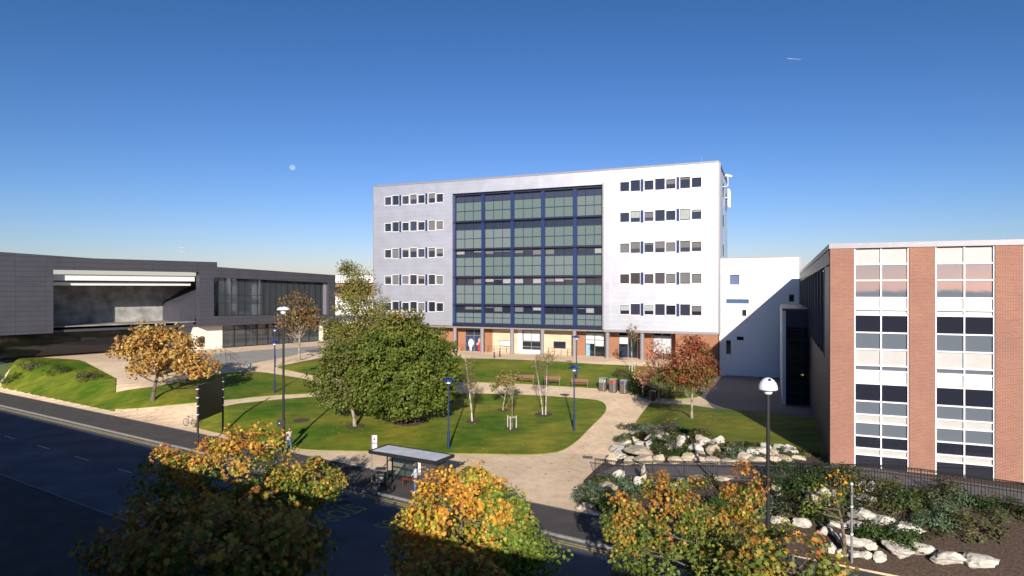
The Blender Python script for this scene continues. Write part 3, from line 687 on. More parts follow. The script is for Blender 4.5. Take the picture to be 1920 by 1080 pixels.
# ------------------------------------------------------------------ foliage
def leaves(name, P, size, cols, parent, seed, shape='quad', tilt=.5, mat_=None, nrm=None):
    """one mesh of leaf shaped faces; P (n,3) world points, cols (n,3)"""
    rg = np.random.default_rng(seed); n = len(P)
    if shape == 'maple':
        base = np.array([(0,1.0),(.16,.55),(.62,.78),(.48,.30),(.98,.18),(.46,-.10),(.55,-.62),(0,-.38),(-.55,-.62),(-.46,-.10),(-.98,.18),(-.48,.30),(-.62,.78),(-.16,.55)])
    elif shape == 'long': base = np.array([(0,1.5),(.38,.2),(0,-1.2),(-.38,.2)])
    else: base = np.array([(0,1.1),(.6,.35),(.5,-.6),(-.1,-1.0),(-.65,-.3),(-.45,.5)])
    if shape == 'maple':
        cols = np.asarray(cols); cols = (cols*.80+cols.mean(1)[:, None]*.08)*np.array((.93, .95, 1.0))
    N = rg.normal(size=(n, 3)) if nrm is None else nrm+rg.normal(size=(n, 3))*tilt
    N[:, 2] = N[:, 2]+.35; N /= np.linalg.norm(N, axis=1)[:, None]
    A = np.cross(N, rg.normal(size=(n, 3))); A /= np.linalg.norm(A, axis=1)[:, None]; B = np.cross(N, A)
    s = size*rg.uniform(.65, 1.3, n)[:, None, None]; k = len(base)
    bend = (-.22*(base[:, 0]**2+base[:, 1]**2))[None, :, None]
    V = P[:, None, :]+s*(base[None, :, :1]*A[:, None, :]+base[None, :, 1:]*B[:, None, :]+bend*N[:, None, :])
    off = np.array(rootloc(parent)) if parent else 0
    V = (V-off).reshape(-1, 3)
    me = bpy.data.meshes.new(name); me.vertices.add(n*k); me.vertices.foreach_set('co', V.ravel().astype(np.float32))
    me.loops.add(n*k); me.loops.foreach_set('vertex_index', np.arange(n*k, dtype=np.int32))
    me.polygons.add(n); me.polygons.foreach_set('loop_start', (np.arange(n)*k).astype(np.int32))
    me.polygons.foreach_set('loop_total', np.full(n, k, dtype=np.int32))
    me.update(calc_edges=True)
    a = me.attributes.new('leaf', 'FLOAT_COLOR', 'FACE')
    c = np.ones((n, 4), dtype=np.float32); c[:, :3] = np.clip(cols, 0, 1); a.data.foreach_set('color', c.ravel())
    me.materials.append(mat_ or M['leaf'])
    o = bpy.data.objects.new(name, me); COL.objects.link(o)
    if parent: o.parent = parent
    return o
def limb(b, p, q, r0, r1, rg, sag=.12, n=6, seg=4):
    p = Vector(p); q = Vector(q); L = (q-p).length; pts = [p]
    side = Vector((rg.normal(), rg.normal(), rg.normal()*.3))*L*sag*.5
    for i in range(1, seg+1):
        t = i/seg; pts.append(p.lerp(q, t)+side*math.sin(math.pi*t)+Vector((0, 0, -L*sag*math.sin(math.pi*t)*.6)))
    rr = [r0+(r1-r0)*i/seg for i in range(seg+1)]
    b.poly(pts, rr, n)
def tree(name, label, base, ell, ncl, nleaf, size, pal, tr=.15, group=None, seed=1, shape='quad', cs=.5, bark='bark', shell=.45, lean=(0, 0), cat='tree', top=None, limbs=14, mulch=0, fill=1.0, droop=0, stems=None, flat=.75, gx=0):
    """ell: (dx, dy, z, rx, ry, rz) ellipsoids above the base; pal(t, h, r): colour of a leaf"""
    rg = np.random.default_rng(seed); base = Vector(base)
    rt = empty(name, base, 0, label, cat, group)
    vol = np.array([e[3]*e[4]*e[5] for e in ell])**(2/3); pr = vol/vol.sum()
    C = []; ctr = []
    for _ in range(ncl):
        e = ell[rg.choice(len(ell), p=pr)]; d = rg.normal(size=3); d /= np.linalg.norm(d)
        r = shell+(1-shell)*rg.random()**.6; r *= rg.uniform(.90, 1.06)
        C.append([e[0]+d[0]*e[3]*r, e[1]+d[1]*e[4]*r, e[2]+d[2]*e[5]*r]); ctr.append([e[0], e[1], e[2]])
    C = np.array(C); ctr = np.array(ctr)
    idx = rg.integers(0, ncl, nleaf); csz = cs*rg.uniform(.6, 1.25, ncl)
    off = rg.normal(size=(nleaf, 3)); off *= (csz[idx]/np.maximum(1, np.linalg.norm(off, axis=1)*.8))[:, None]; off[:, 2] *= flat
    if droop: off[:, 2] -= np.abs(rg.normal(size=nleaf))*droop
    L = C[idx]+off
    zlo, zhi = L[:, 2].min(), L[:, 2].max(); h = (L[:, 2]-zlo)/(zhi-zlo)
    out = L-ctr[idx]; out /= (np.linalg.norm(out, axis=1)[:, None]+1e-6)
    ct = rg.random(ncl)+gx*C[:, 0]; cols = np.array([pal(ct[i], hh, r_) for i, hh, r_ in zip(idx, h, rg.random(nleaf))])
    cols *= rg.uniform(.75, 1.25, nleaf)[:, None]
    W_ = L+np.array(base)
    leaves('crown', W_, size, cols, rt, seed+7, shape, nrm=out*1.0, tilt=.8)
    b = MB(); tz = top or ell[0][2]+ell[0][5]*.55; c0 = ell[0]
    st = stems or [(0, 0, c0[0]+lean[0], c0[1]+lean[1], tz, tr)]
    tips = []
    for (bx, by, tx, ty, z_, r_) in st:
        pts = []; rr = []; n = 7
        for i in range(n+1):
            t = i/n; wob = .06*math.sin(3*t+seed)
            pts.append(base+Vector((bx+(tx-bx)*t**1.2+wob, by+(ty-by)*t**1.2-wob, z_*t))); rr.append(r_*(1-.78*t)*(1.35 if i == 0 else 1))
        pts[0].z -= .3; b.poly(pts, rr, 9); tips.append((pts, rr))
    b.build('trunk', M[bark], rt, smooth=True)
    if limbs:
        b = MB()
        for i in rg.choice(ncl, min(limbs, ncl), replace=False):
            pts, rr = tips[rg.integers(len(tips))]; tgt = base+Vector(C[i])
            cand = [j for j in range(2, len(pts)) if pts[j].z < tgt.z+.2] or [2]
            j = cand[max(0, len(cand)-1-int(rg.integers(0, 3)))]
            limb(b, pts[j], tgt, rr[j]*(.5 if tr > .12 else .28), .008+rr[j]*.04, rg, sag=.10)
        b.build('limb', M['bark' if bark == 'birch' else bark], rt, smooth=True)
    if mulch:
        rg2 = random.Random(seed); o = []
        for i in range(22):
            a = 2*math.pi*i/22; r_ = mulch*rg2.uniform(.85, 1.12); o.append((base.x+r_*math.cos(a), base.y+r_*math.sin(a)))
        sheet('tree_pit', o, .055, M['soil'], cell=5)
    return rt
def P_green(t, h, r):
    a = np.array((.070, .108, .014)); c = np.array((.150, .178, .028)); x = a+(c-a)*t
    if h > .8 and r < .45*(h-.8)/.2+.1: x = np.array((.26, .17, .035))
    return x
def P_green2(t, h, r):
    x = np.array((.095, .122, .024))*(1+.5*t)
    return x if r > .12 else np.array((.19, .13, .04))
def P_birch(t, h, r):
    return np.array((.19, .19, .035)) if r < .55 else (np.array((.30, .25, .05)) if r < .85 else np.array((.14, .14, .05)))
def P_brown(t, h, r):
    return np.array((.19, .115, .05)) if r < .6 else (np.array((.15, .15, .05)) if r < .85 else np.array((.26, .12, .05)))
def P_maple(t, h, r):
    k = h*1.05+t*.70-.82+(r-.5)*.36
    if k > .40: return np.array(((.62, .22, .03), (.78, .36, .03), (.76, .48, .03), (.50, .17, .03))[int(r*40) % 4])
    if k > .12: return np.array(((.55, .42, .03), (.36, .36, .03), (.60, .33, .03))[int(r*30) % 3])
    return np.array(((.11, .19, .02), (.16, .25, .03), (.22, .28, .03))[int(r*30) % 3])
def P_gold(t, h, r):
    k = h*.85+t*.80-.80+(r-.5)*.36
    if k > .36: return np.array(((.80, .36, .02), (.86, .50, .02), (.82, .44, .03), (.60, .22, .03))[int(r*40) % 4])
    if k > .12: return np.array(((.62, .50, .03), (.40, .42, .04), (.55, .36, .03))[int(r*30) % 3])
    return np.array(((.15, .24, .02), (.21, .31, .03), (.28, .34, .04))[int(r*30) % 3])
def P_maple2(t, h, r):
    k = h*1.0+t*.6-.84+(r-.5)*.4
    if k > .34: return np.array(((.62, .22, .025), (.70, .34, .03), (.45, .14, .02))[int(r*40) % 3])
    if k > .08: return np.array(((.42, .36, .03), (.28, .32, .04), (.45, .27, .03))[int(r*30) % 3])
    return np.array(((.12, .19, .022), (.17, .24, .03), (.22, .26, .04))[int(r*30) % 3])
def P_red(t, h, r):
    k = h*.5+t*.7+(r-.5)*.5
    if k > .78: return np.array((.30, .042, .032))
    if k > .45: return np.array((.26, .095, .035))
    return np.array((.15, .13, .03)) if r < .6 else np.array((.24, .14, .035))
def P_pink(t, h, r):
    return np.array((.42, .19, .12)) if r < .6 else np.array((.34, .10, .06))
def P_dry(t, h, r):
    return np.array((.26, .22, .06)) if r < .5 else (np.array((.30, .16, .06)) if r < .7 else np.array((.16, .20, .05)))
def P_pale(t, h, r):
    return np.array((.45, .22, .07)) if r < .5 else np.array((.50, .36, .10))
def s_at(px, Z): return (px-960)/FPX*Z
# big dome tree in the middle of the lawn
q = g(765, 790)
tree('maple_tree', 'broad dense dark green dome tree on the lawn, largest of all', q,
     [(-.5,0,4.6,4.5,4.4,4.1),(2.1,-.4,3.4,2.3,2.8,2.5),(-2.9,0,3.4,2.5,2.8,2.6),(-.3,-1.2,2.4,4.0,3,1.7),(-.7,0,7.4,2.5,2.4,2.0),(3.3,0,5.5,.9,1.2,1.4),(2.4,.5,7.0,1.0,.8,1.0),(-3.6,0,5.6,1.2,1.2,1.4),(3.6,0,3.9,.8,.9,.6)],
     760, 46000, .115, P_green, tr=.34, seed=3, cs=.50, shell=.60, limbs=18, mulch=1.5, top=6)
q = g(667, 800)
tree('rowan_tree', 'smaller dull green tree with a pale trunk, leaning out left of the big dome tree', q,
     [(-1.0,0,4.6,2.0,2,2.4),(-2.4,0,3.6,1.4,1.6,1.3),(.4,0,3.6,1.4,1.4,1.4),(-1.7,0,6.0,1.1,1.1,1.1),(-1.6,-.3,2.2,1.3,1,.7)], 190, 11000, .095, P_green2, tr=.15, seed=4, cs=.5, bark='palet', shell=.4, limbs=22, mulch=.8, top=4.6)
qb = Vector((s_at(668, 74), 74, gz(s_at(668, 74), 74)))
tree('birch_tree', 'tall feathery olive birch rising behind the big dome tree beside the office block', qb,
     [(0,0,8.4,2.9,2.4,3.2),(-.2,0,11.2,1.8,1.4,2.3),(1.6,0,7.4,2.5,2,2.4),(-2.2,0,5.0,1.8,1.8,2.2),(.3,0,4.8,2.6,2.2,2.4),(-.6,0,13.0,.6,.6,.9)], 210, 13000, .12, P_birch, tr=.2, seed=5, cs=.6, bark='birch', shell=.3, limbs=40, droop=.5, shape='long', top=12)
q = g(561, 675)
tree('cherry_tree', 'sparse reddish brown tree standing in front of the charcoal building', q,
     [(-.2,0,6.6,2.4,2.4,2.6),(-1.6,0,4.9,1.9,1.7,1.6),(1.4,0,5.2,1.7,1.6,1.6)], 120, 2700, .14, P_brown, tr=.17, seed=6, cs=.6, bark='palet', shell=.25, limbs=60, lean=(.2,0), top=6.5)
q = g(285, 752)
tree('maple_tree', 'pale orange leaved tree on the far left lawn in front of the charcoal building', q,
     [(1.6,0,5.0,3.4,3,2.5),(4.6,0,3.6,1.9,1.7,1.2),(-1.0,0,4.6,2.4,2.4,2.6),(-.4,0,6.8,1.3,1.3,1.2)], 200, 6500, .15, P_pale, tr=.2, seed=8, cs=.55, shell=.35, limbs=60, shape='quad')
q = g(887, 791)
tree('birch_tree', 'slim white stemmed birch just right of the big dome tree, with few leaves', q,
     [(-.5,0,4.3,.75,.7,1.3),(0,0,3.2,.6,.6,.7)], 46, 700, .07, P_dry, tr=.075, seed=11, cs=.3, bark='birch', shell=.2, limbs=40, mulch=.62, top=5.6, lean=(-.25,0), group='young birches on the lawn', shape='long')
q = g(943, 770)
tree('young_tree', 'small round yellowing tree on the middle of the lawn with a mulch ring', q,
     [(.35,0,2.9,1.25,1.2,.75),(-.7,0,2.3,.65,.6,.5),(.9,0,2.8,.8,.8,.5)], 70, 1050, .095, P_dry, tr=.075, seed=12, cs=.3, bark='palet', shell=.3, limbs=40, mulch=.55, top=2.8)
q = g(959, 804)
t_ = tree('staked_sapling', 'thin sapling tied between short timber stakes, nearest of the lawn saplings', q,
     [(0,0,3.5,.5,.5,1.0)], 26, 150, .07, P_dry, tr=.035, seed=13, cs=.22, bark='palet', shell=.2, limbs=26, mulch=.6, top=4.2)
def stakes(parent, q, h=1.05, r=.42):
    for i in range(3):
        a = 2*math.pi*i/3+.3; b = MB(); b.tube((q[0]+r*math.cos(a), q[1]+r*math.sin(a), q[2]-.1), (q[0]+r*math.cos(a), q[1]+r*math.sin(a), q[2]+h), .045)
        b.build('stake', M['birch'], parent)
    b = MB()
    for i in range(3):
        a = 2*math.pi*i/3+.3; c = 2*math.pi*(i+1)/3+.3
        b.tube((q[0]+r*math.cos(a), q[1]+r*math.sin(a), q[2]+h-.12), (q[0]+r*math.cos(c), q[1]+r*math.sin(c), q[2]+h-.12), .02)
    b.build('tie_rail', M['birch'], parent)
stakes(t_, q)
q = g(1019, 778)
tree('birch_tree', 'twin stemmed white birch in a V on the right of the lawn, almost bare', q,
     [(-.6,0,4.6,.5,.5,.9),(.5,0,5.0,.8,.7,1.0)], 50, 500, .07, P_dry, tr=.06, seed=14, cs=.3, bark='birch', shell=.2, limbs=46, mulch=.8, top=5.8, group='young birches on the lawn', shape='long',
     stems=[(-.12,0,-.75,0,5.2,.055),(.12,0,.45,0,6.0,.06)])
q = g(1185, 696)
t_ = tree('staked_sapling', 'thin sapling with low white stakes in front of the brick ground floor', q,
     [(0,0,4.6,.9,.9,1.2)], 34, 260, .09, P_brown, tr=.06, seed=15, cs=.3, bark='birch', shell=.2, limbs=34, top=5.4)
stakes(t_, q, 1.2, .35)
q = g(1237, 763)
tree('maple_tree', 'thin pinkish red tree with bare twigs, left of the fuller red tree', q,
     [(-.1,0,4.6,1.5,1.5,1.9),(-1.2,0,3.0,1.3,1.3,1.1),(.7,0,3.0,1.0,1.0,1.3)], 100, 1900, .085, P_pink, tr=.075, seed=16, cs=.42, bark='palet', shell=.2, limbs=90, top=5.4)
q = g(1299, 785)
tree('maple_tree', 'round red and olive tree on the right hand lawn before the white annex', q,
     [(0,0,4.2,1.85,1.8,1.75),(.5,0,3.2,1.5,1.4,1.1),(-1.0,0,3.4,1.15,1.1,1.2),(-.1,0,5.5,1.1,1.1,.8)], 160, 7200, .075, P_red, tr=.10, seed=17, cs=.42, bark='palet', shell=.35, limbs=60, top=4.4)
# three street maples close to the viewer
def near(label, Z, px, ptop, ell, ncl, nl, pal, seed, size=.115, **k):
    X = s_at(px, Z); zg_ = .12 if Z < 24 else .12; top = CZ-(ptop-540)/FPX*Z
    return tree('maple_tree', label, Vector((X, Z, zg_)), ell, ncl, nl, size, pal, tr=.17, seed=seed, shape='maple', bark='bark', limbs=26, group='autumn maples along the near kerb', **k)
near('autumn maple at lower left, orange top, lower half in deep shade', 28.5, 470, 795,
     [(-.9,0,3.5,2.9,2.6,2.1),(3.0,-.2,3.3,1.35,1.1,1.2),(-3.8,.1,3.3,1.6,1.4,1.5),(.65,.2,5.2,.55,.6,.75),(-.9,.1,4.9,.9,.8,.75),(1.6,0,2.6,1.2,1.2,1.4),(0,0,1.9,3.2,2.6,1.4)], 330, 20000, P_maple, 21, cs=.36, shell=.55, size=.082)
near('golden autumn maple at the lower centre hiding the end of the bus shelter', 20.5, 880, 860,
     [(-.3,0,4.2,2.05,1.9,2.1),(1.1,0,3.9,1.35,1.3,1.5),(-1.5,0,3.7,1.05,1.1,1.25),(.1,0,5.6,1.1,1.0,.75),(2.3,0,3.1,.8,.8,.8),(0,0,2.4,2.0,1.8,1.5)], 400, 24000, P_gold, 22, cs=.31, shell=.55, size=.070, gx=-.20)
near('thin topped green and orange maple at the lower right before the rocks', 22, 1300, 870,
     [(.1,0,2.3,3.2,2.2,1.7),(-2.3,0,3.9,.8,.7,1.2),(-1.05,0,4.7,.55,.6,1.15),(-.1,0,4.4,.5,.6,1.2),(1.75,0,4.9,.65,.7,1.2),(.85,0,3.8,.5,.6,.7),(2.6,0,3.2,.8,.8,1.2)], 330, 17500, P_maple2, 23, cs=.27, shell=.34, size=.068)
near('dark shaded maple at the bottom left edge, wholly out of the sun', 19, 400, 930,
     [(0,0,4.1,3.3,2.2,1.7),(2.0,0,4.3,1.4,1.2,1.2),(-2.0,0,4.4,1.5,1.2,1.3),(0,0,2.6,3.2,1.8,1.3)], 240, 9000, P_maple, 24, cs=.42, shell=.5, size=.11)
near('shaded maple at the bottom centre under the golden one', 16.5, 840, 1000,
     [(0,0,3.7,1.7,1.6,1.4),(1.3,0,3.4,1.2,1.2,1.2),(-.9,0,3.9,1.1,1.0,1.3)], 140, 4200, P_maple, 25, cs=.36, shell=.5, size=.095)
near('green maple at the bottom right corner beside the tall post', 19, 1490, 1000,
     [(0,0,3.4,1.6,1.4,1.3),(-1.3,0,3.0,1.2,1.2,1.2)], 90, 2800, P_maple2, 26, cs=.36, shell=.4, size=.095)
sheet('lawn', [(-38.5,61.5),(-61,75.6),(-66,86),(-56,82),(-44,70.5)], .03, M['grass'], skirt=.08)
for i, (x, z, h, lb) in enumerate(((-104,118,11,'tallest dark tree beyond the charcoal building, far left'),(-112,135,9,'low olive tree at the far left edge of the campus'),(-93,128,8,'rounded tree between the far left trees'))):
    tree('background_tree', lb, (x, z, CZ-9.8), [(0,0,h*.6,h*.36,h*.36,h*.4),(h*.2,0,h*.45,h*.3,h*.3,h*.3),(-h*.2,0,h*.4,h*.3,h*.3,h*.3)], 120, 5000, .3, P_green2, tr=.3, seed=70+i, cs=1.0, shell=.5, limbs=8, group='trees beyond the charcoal building')
# ------------------------------------------------------------------ bushes
def bush(label, q, rx, ry, h, n, size, pal, seed, group=None, shape='quad', cat='shrub', name='shrub', cs=.18):
    q = Vector(q); rt = empty(name, q, 0, label, cat, group); rg = np.random.default_rng(seed)
    nc = max(8, n//40); D = rg.normal(size=(nc, 3)); D /= np.linalg.norm(D, axis=1)[:, None]; D[:, 2] = np.abs(D[:, 2])
    C = D*np.array((rx, ry, h))*rg.uniform(.5, 1, nc)[:, None]
    i = rg.integers(0, nc, n); L = C[i]+rg.normal(size=(n, 3))*cs; L[:, 2] = np.maximum(L[:, 2], -.1)
    t = rg.random(nc); cols = np.array([pal(t[a], L[k, 2]/(h+.01), rg.random()) for k, a in enumerate(i)])*rg.uniform(.75, 1.25, n)[:, None]
    leaves('foliage', L+np.array(q), size, cols, rt, seed, shape, nrm=D[i])
    b = MB()
    for k in range(min(nc, 9)): b.tube(q+Vector((0, 0, -.1)), q+Vector(C[k]*.8), .02, .006, 5)
    b.build('stem', M['bark'], rt)
    return rt
PG = lambda c, c2=None: (lambda t, h, r: np.array(c)*(1-t)+np.array(c2 or c)*t)
dgreen = PG((.035, .07, .015), (.07, .11, .025)); grey = PG((.13, .16, .10), (.20, .23, .16)); lime = PG((.20, .22, .03), (.26, .25, .04))
olive = PG((.08, .09, .03), (.13, .13, .05)); sage = PG((.10, .16, .09), (.15, .22, .12)); heath = PG((.17, .15, .13), (.13, .15, .08))
for i, (px, py, r_, h_) in enumerate(((1180,722,1.3,.9),(1200,738,1.4,1.1),(1222,744,1.3,1.2),(1262,744,1.2,1.0),(1165,706,1.0,.8))):
    bush('dark green grassy shrub '+('right behind the grey litter bins', 'beside the white marker post behind the bins', 'at the foot of the thin pink tree', 'under the round red tree', 'farthest back behind the litter bins')[i], g(px, py), r_, r_*.8, h_, 900, .10, dgreen if i < 3 else olive, 40+i, 'shrubs under the red trees', 'long', cs=.25)
bl = [(1243,812,1.4,.45,heath,'raised grey heather mound on the rockery crest'),(1212,804,1.3,.4,sage,'sage mat at the highest point of the rockery'),(1275,820,1.1,.35,dgreen,'dark low shrub behind the middle crest boulders'),(1345,838,.9,.3,olive,'olive mat on the lawn edge right of the crest'),(1395,846,1.0,.3,sage,'sage strip along the lawn edge near the lamp'),(1500,853,1.2,.3,olive,'olive strip on the lawn edge beyond the lamp'),(1188,803,1.5,.3,heath,'grey heather mat along the top left of the rockery'),(1225,808,1.6,.35,heath,'grey heather mat on the crest of the rockery'),(1262,818,1.3,.35,olive,'dark heather on the crest near the middle'),(1296,815,.9,.35,olive,'low brown heather touching the lawn edge'),
      (1163,828,.8,.3,grey,'grey leaved plant on the left slope by the path'),(1156,845,.5,.3,grey,'small grey plant above the white rock at the path'),(1176,821,.6,.3,sage,'sage green cushion high on the left slope'),
      (1182,829,.6,.35,lime,'lime green cushion left of centre in the rockery'),(1188,842,.75,.35,lime,'larger lime cushion below the first, against the grey slab'),(1200,821,.6,.3,lime,'yellow tipped plant below the white top rocks'),(1172,856,.55,.3,sage,'sage cushion beside the leftmost base stones'),
      (1232,828,.6,.35,sage,'pale sage plant in the middle of the rockery'),(1238,838,.9,.5,dgreen,'dark spreading shrub in the middle of the rockery'),(1252,852,.9,.5,dgreen,'dark shrub hanging over the base stones'),(1262,836,.8,.4,heath,'brown grey shrub right of the dark spreading one'),
      (1297,836,.8,.45,olive,'olive shrub between the two large white boulders'),(1283,851,.9,.4,dgreen,'dark mat above the squarest base stone'),(1320,848,.8,.4,olive,'olive mat under the pair of pale boulders'),(1318,816,.7,.35,olive,'low dark plant at the right crest'),
      (1355,852,.7,.35,olive,'brown mat beside the grey square boulder'),(1380,848,.7,.35,sage,'sage mat right of the small flat boulder'),(1384,858,.5,.3,sage,'sage cushion above the lowest stones near the lamp'),(1418,852,.6,.3,sage,'sage cushion just left of the big domed lamp'),(1408,841,.6,.3,olive,'dark plant on the crest left of the domed lamp'),
      (1345,830,.5,.3,olive,'little plant behind the pair of pale boulders'),(1470,850,.6,.3,sage,'sage plant right of the domed lamp')]
for i, (px, py, r_, h_, pal, lb) in enumerate(bl):
    bush(lb, g(px, py), r_, r_*.7, h_, int(800*r_)+160, .065, pal, 60+i, 'plants of the upper rockery', 'long', 'plant', 'rockery_plant', cs=.10)
bl2 = [(1660,955,1.3,.7,olive,'olive scrub between the far right boulders'),(1700,1010,1.4,.6,dgreen,'dark scrub beside the lowest far right boulders'),(1760,985,1.5,.8,sage,'sage mound on the middle of the far right bank'),(1820,1000,1.6,.8,olive,'olive mound low on the far right bank'),(1880,970,1.6,.9,dgreen,'dark mound at the right edge of the bank'),(1630,1005,1.0,.5,dgreen,'dark mat right of the long flat boulder'),(1800,950,1.4,.7,sage,'sage scrub high on the far right bank'),
       (60,690,2.0,1.2,olive,'olive hedge clump at the left edge of the campus'),(110,700,1.8,1.1,dgreen,'dark hedge clump on the far left slope'),(165,712,1.8,1.0,olive,'olive hedge clump behind the far left kerb'),(20,715,1.8,1.0,dgreen,'dark hedge clump nearest the left edge'),(1140,906,.9,.4,olive,'brownish green bush under the left end of the railing'),(1168,908,.8,.35,sage,'sage clump between the slanted grey rock and the white slabs'),(1108,950,.8,.4,dgreen,'dark ground cover at the very corner by the tarmac'),(1240,930,1.0,.5,olive,'olive scrub right of the standing slabs'),(1160,955,1.0,.5,dgreen,'dark scrub behind the left tip of the right maple'),(1120,911,.7,.35,olive,'olive bush at the left end of the lower railing'),(1112,925,1.1,.5,sage,'sage ground cover spreading at the path corner'),(1100,938,1.0,.5,grey,'grey green ground cover nearest the road corner'),(1150,935,.9,.5,sage,'sage shrub behind the orange maple twigs'),
       (1190,925,.8,.5,sage,'sage shrub left of the standing white slabs'),(1218,922,.8,.45,olive,'shrub right behind the standing white slabs'),(1290,915,.9,.5,sage,'sage shrub between maple tips'),(1325,915,1.0,.5,olive,'olive shrub below the ramp railing near the middle'),
       (1475,905,1.6,1.5,dgreen,'tall dark round shrub right of the domed lamp'),(1500,925,1.3,1.2,dgreen,'dark shrub below and right of the round one'),(1490,965,1.4,1.2,olive,'brown tipped spreading shrub above the lower rocks'),
       (1525,900,1.3,1.1,dgreen,'dark shrub by the railing at the brick corner'),(1560,905,1.4,1.1,dgreen,'dark shrub under the railing before the brick pier'),(1600,910,1.2,.9,olive,'olive shrub before the ladder windows'),(1545,975,1.2,.8,dgreen,'dark mat between the pale boulders at right'),
       (1585,955,1.2,.7,dgreen,'dark mat above the long flat boulder'),(1650,925,1.4,.9,olive,'shrub on the bank right of the white boulders'),(1700,950,1.5,.9,dgreen,'dark shrub on the bank far right'),(1760,935,1.4,.9,olive,'olive shrub on the bank at the right edge'),
       (1440,960,1.1,.9,sage,'sage shrub behind the right maple'),(1400,930,1.1,.8,olive,'olive shrub between the right maple tips'),(1350,960,1.2,.9,dgreen,'dark shrub deep behind the right maple')]
for i, (px, py, r_, h_, pal, lb) in enumerate(bl2):
    bush(lb, g(px, py), r_, r_*.7, h_, int(650*r_)+150, .06, pal, 100+i, 'shrubs on the lower bank', 'quad' if i % 2 else 'long', cs=.16)
# ------------------------------------------------------------------ rocks
def rock(label, q, wx, h, wy, seed, m, group, rz=None, tilt=0):
    rnd_ = random.Random(seed); bm = bmesh.new(); bmesh.ops.create_icosphere(bm, subdivisions=3, radius=1)
    pl = [(Vector((rnd_.gauss(0, 1), rnd_.gauss(0, 1), rnd_.gauss(0, 1))).normalized(), rnd_.uniform(.45, .80)) for _ in range(17)]
    ph = [rnd_.uniform(0, 6) for _ in range(3)]
    for v in bm.verts:
        p = v.co.copy()
        for n_, d_ in pl:
            k = p.dot(n_)
            if k > d_: p -= n_*(k-d_)
        p *= 1+.07*math.sin(9*v.co.x+ph[0])*math.sin(8*v.co.y+ph[1])+.05*math.sin(15*v.co.z+ph[2])
        v.co = Vector((p.x*wx*.70, p.y*wy*.70, p.z*h*.70))
    me = bpy.data.meshes.new('rock'); bm.to_mesh(me); bm.free(); me.materials.append(m)
    o = bpy.data.objects.new('rock', me); COL.objects.link(o)
    o.location = Vector(q)+Vector((0, 0, h*.27)); o.rotation_euler = (tilt*.3, tilt, rnd_.uniform(-.35, .35)-.38 if rz is None else rz)
    return tag(o, label, 'rock', group)
RK, RW = M['rock'], M['rockw']
ORD = 'first second third fourth fifth sixth seventh eighth ninth tenth eleventh twelfth thirteenth fourteenth fifteenth sixteenth seventeenth'.split()
def rocks(lst, row, group, seed):
    for i, r_ in enumerate(sorted(lst)):
        px, py, wpx, hpx = r_[:4]; q = g(px, py+hpx*.4); sc = q.y/FPX
        m = RW if (len(r_) > 4 and r_[4] == 'w') else RK; wx = wpx*sc*1.22; h = hpx*sc*1.32
        sz = 'small' if wpx < 13 else ('large' if wpx > 24 else 'middling')
        rock(f"{sz} {'white' if m is RW else 'cream'} boulder, {ORD[i]} from the left, {row}", q, wx, h, max(.35, wx*.7), seed+i, m, group, tilt=(r_[5] if len(r_) > 5 else 0))
UP = 'boulders of the upper rockery'
base_row = [(1148,862,18,19),(1182,863,24,14),(1212,862,33,15),(1238,861,18,15),(1268,864,22,10),(1290,859,27,16),(1316,863,27,11),(1342,864,28,10),(1369,864,26,9),(1394,858,28,12),(1397,866,24,8),(1424,862,26,10),(1450,860,24,10),(1474,858,22,10),(1498,858,24,9),(1162,850,30,18,'w')]
rocks(base_row, 'base course of upper rockery', UP, 300)
rocks([(1168,840,34,15,'w'),(1204,846,42,13),(1237,846,14,9),(1257,843,9,8),(1275,842,16,9),(1308,843,24,15,'w'),(1340,847,21,17),(1371,845,18,11),(1392,850,20,9),(1412,848,20,13,'w'),(1434,846,26,12,'w'),(1478,846,22,14,'w'),(1453,849,18,10)], 'second course of upper rockery', UP, 330)
rocks([(1175,831,14,9,'w'),(1192,825,9,10,'w'),(1202,833,15,11,'w'),(1219,834,20,14,'w'),(1253,833,9,8),(1277,829,22,14,'w'),(1312,824,17,16),(1322,829,20,13,'w'),(1344,829,22,17,'w'),(1460,838,20,12,'w'),(1432,838,16,10,'w')], 'third course of upper rockery', UP, 350)
rocks([(1190,813,13,11,'w'),(1205,811,18,12,'w'),(1199,804,9,7,'w'),(1219,820,15,9,'w'),(1236,819,22,11,'w'),(1250,820,11,12,'w'),(1287,818,10,7,'w'),(1480,839,16,9,'w')], 'top course of upper rockery', UP, 370)
LO = 'boulders of the lower bank'
rocks([(1156,893,22,12,'w',-.6),(1138,912,30,12),(1123,916,9,9),(1197,903,13,20,'w'),(1206,893,10,26,'w',.15),(1177,917,13,8,'w'),(1268,918,30,11,'w',.8),(1257,916,12,8),(1279,903,14,9,'w'),(1228,908,12,8,'w'),(1310,898,40,10),(1350,896,36,9)], 'row just below ramp railing', LO, 400)
rocks([(1097,948,24,14),(1117,939,16,11),(1182,948,24,12,'w'),(1252,945,10,14,'w'),(1322,958,16,12,'w'),(1330,972,14,9,'w'),(1458,921,18,22),(1481,912,10,10),(1472,951,12,10),(1465,974,28,12,'w'),(1505,978,30,12,'w'),(1518,936,22,24)], 'row behind right maple', LO, 430)
rocks([(1545,922,22,14,'w'),(1563,924,9,8,'w'),(1535,938,14,8,'w'),(1553,947,12,6,'w'),(1566,953,14,8,'w'),(1619,908,18,12,'w'),(1632,912,15,16,'w'),(1617,936,36,17,'w'),(1621,966,36,16,'w'),(1610,986,32,14,'w'),(1571,984,30,12,'w'),(1548,996,16,18,'w',.6),(1630,996,20,10,'w'),(1660,975,34,18,'w'),(1700,990,38,18,'w'),(1665,930,28,14,'w')], 'bank below brick building', LO, 460)
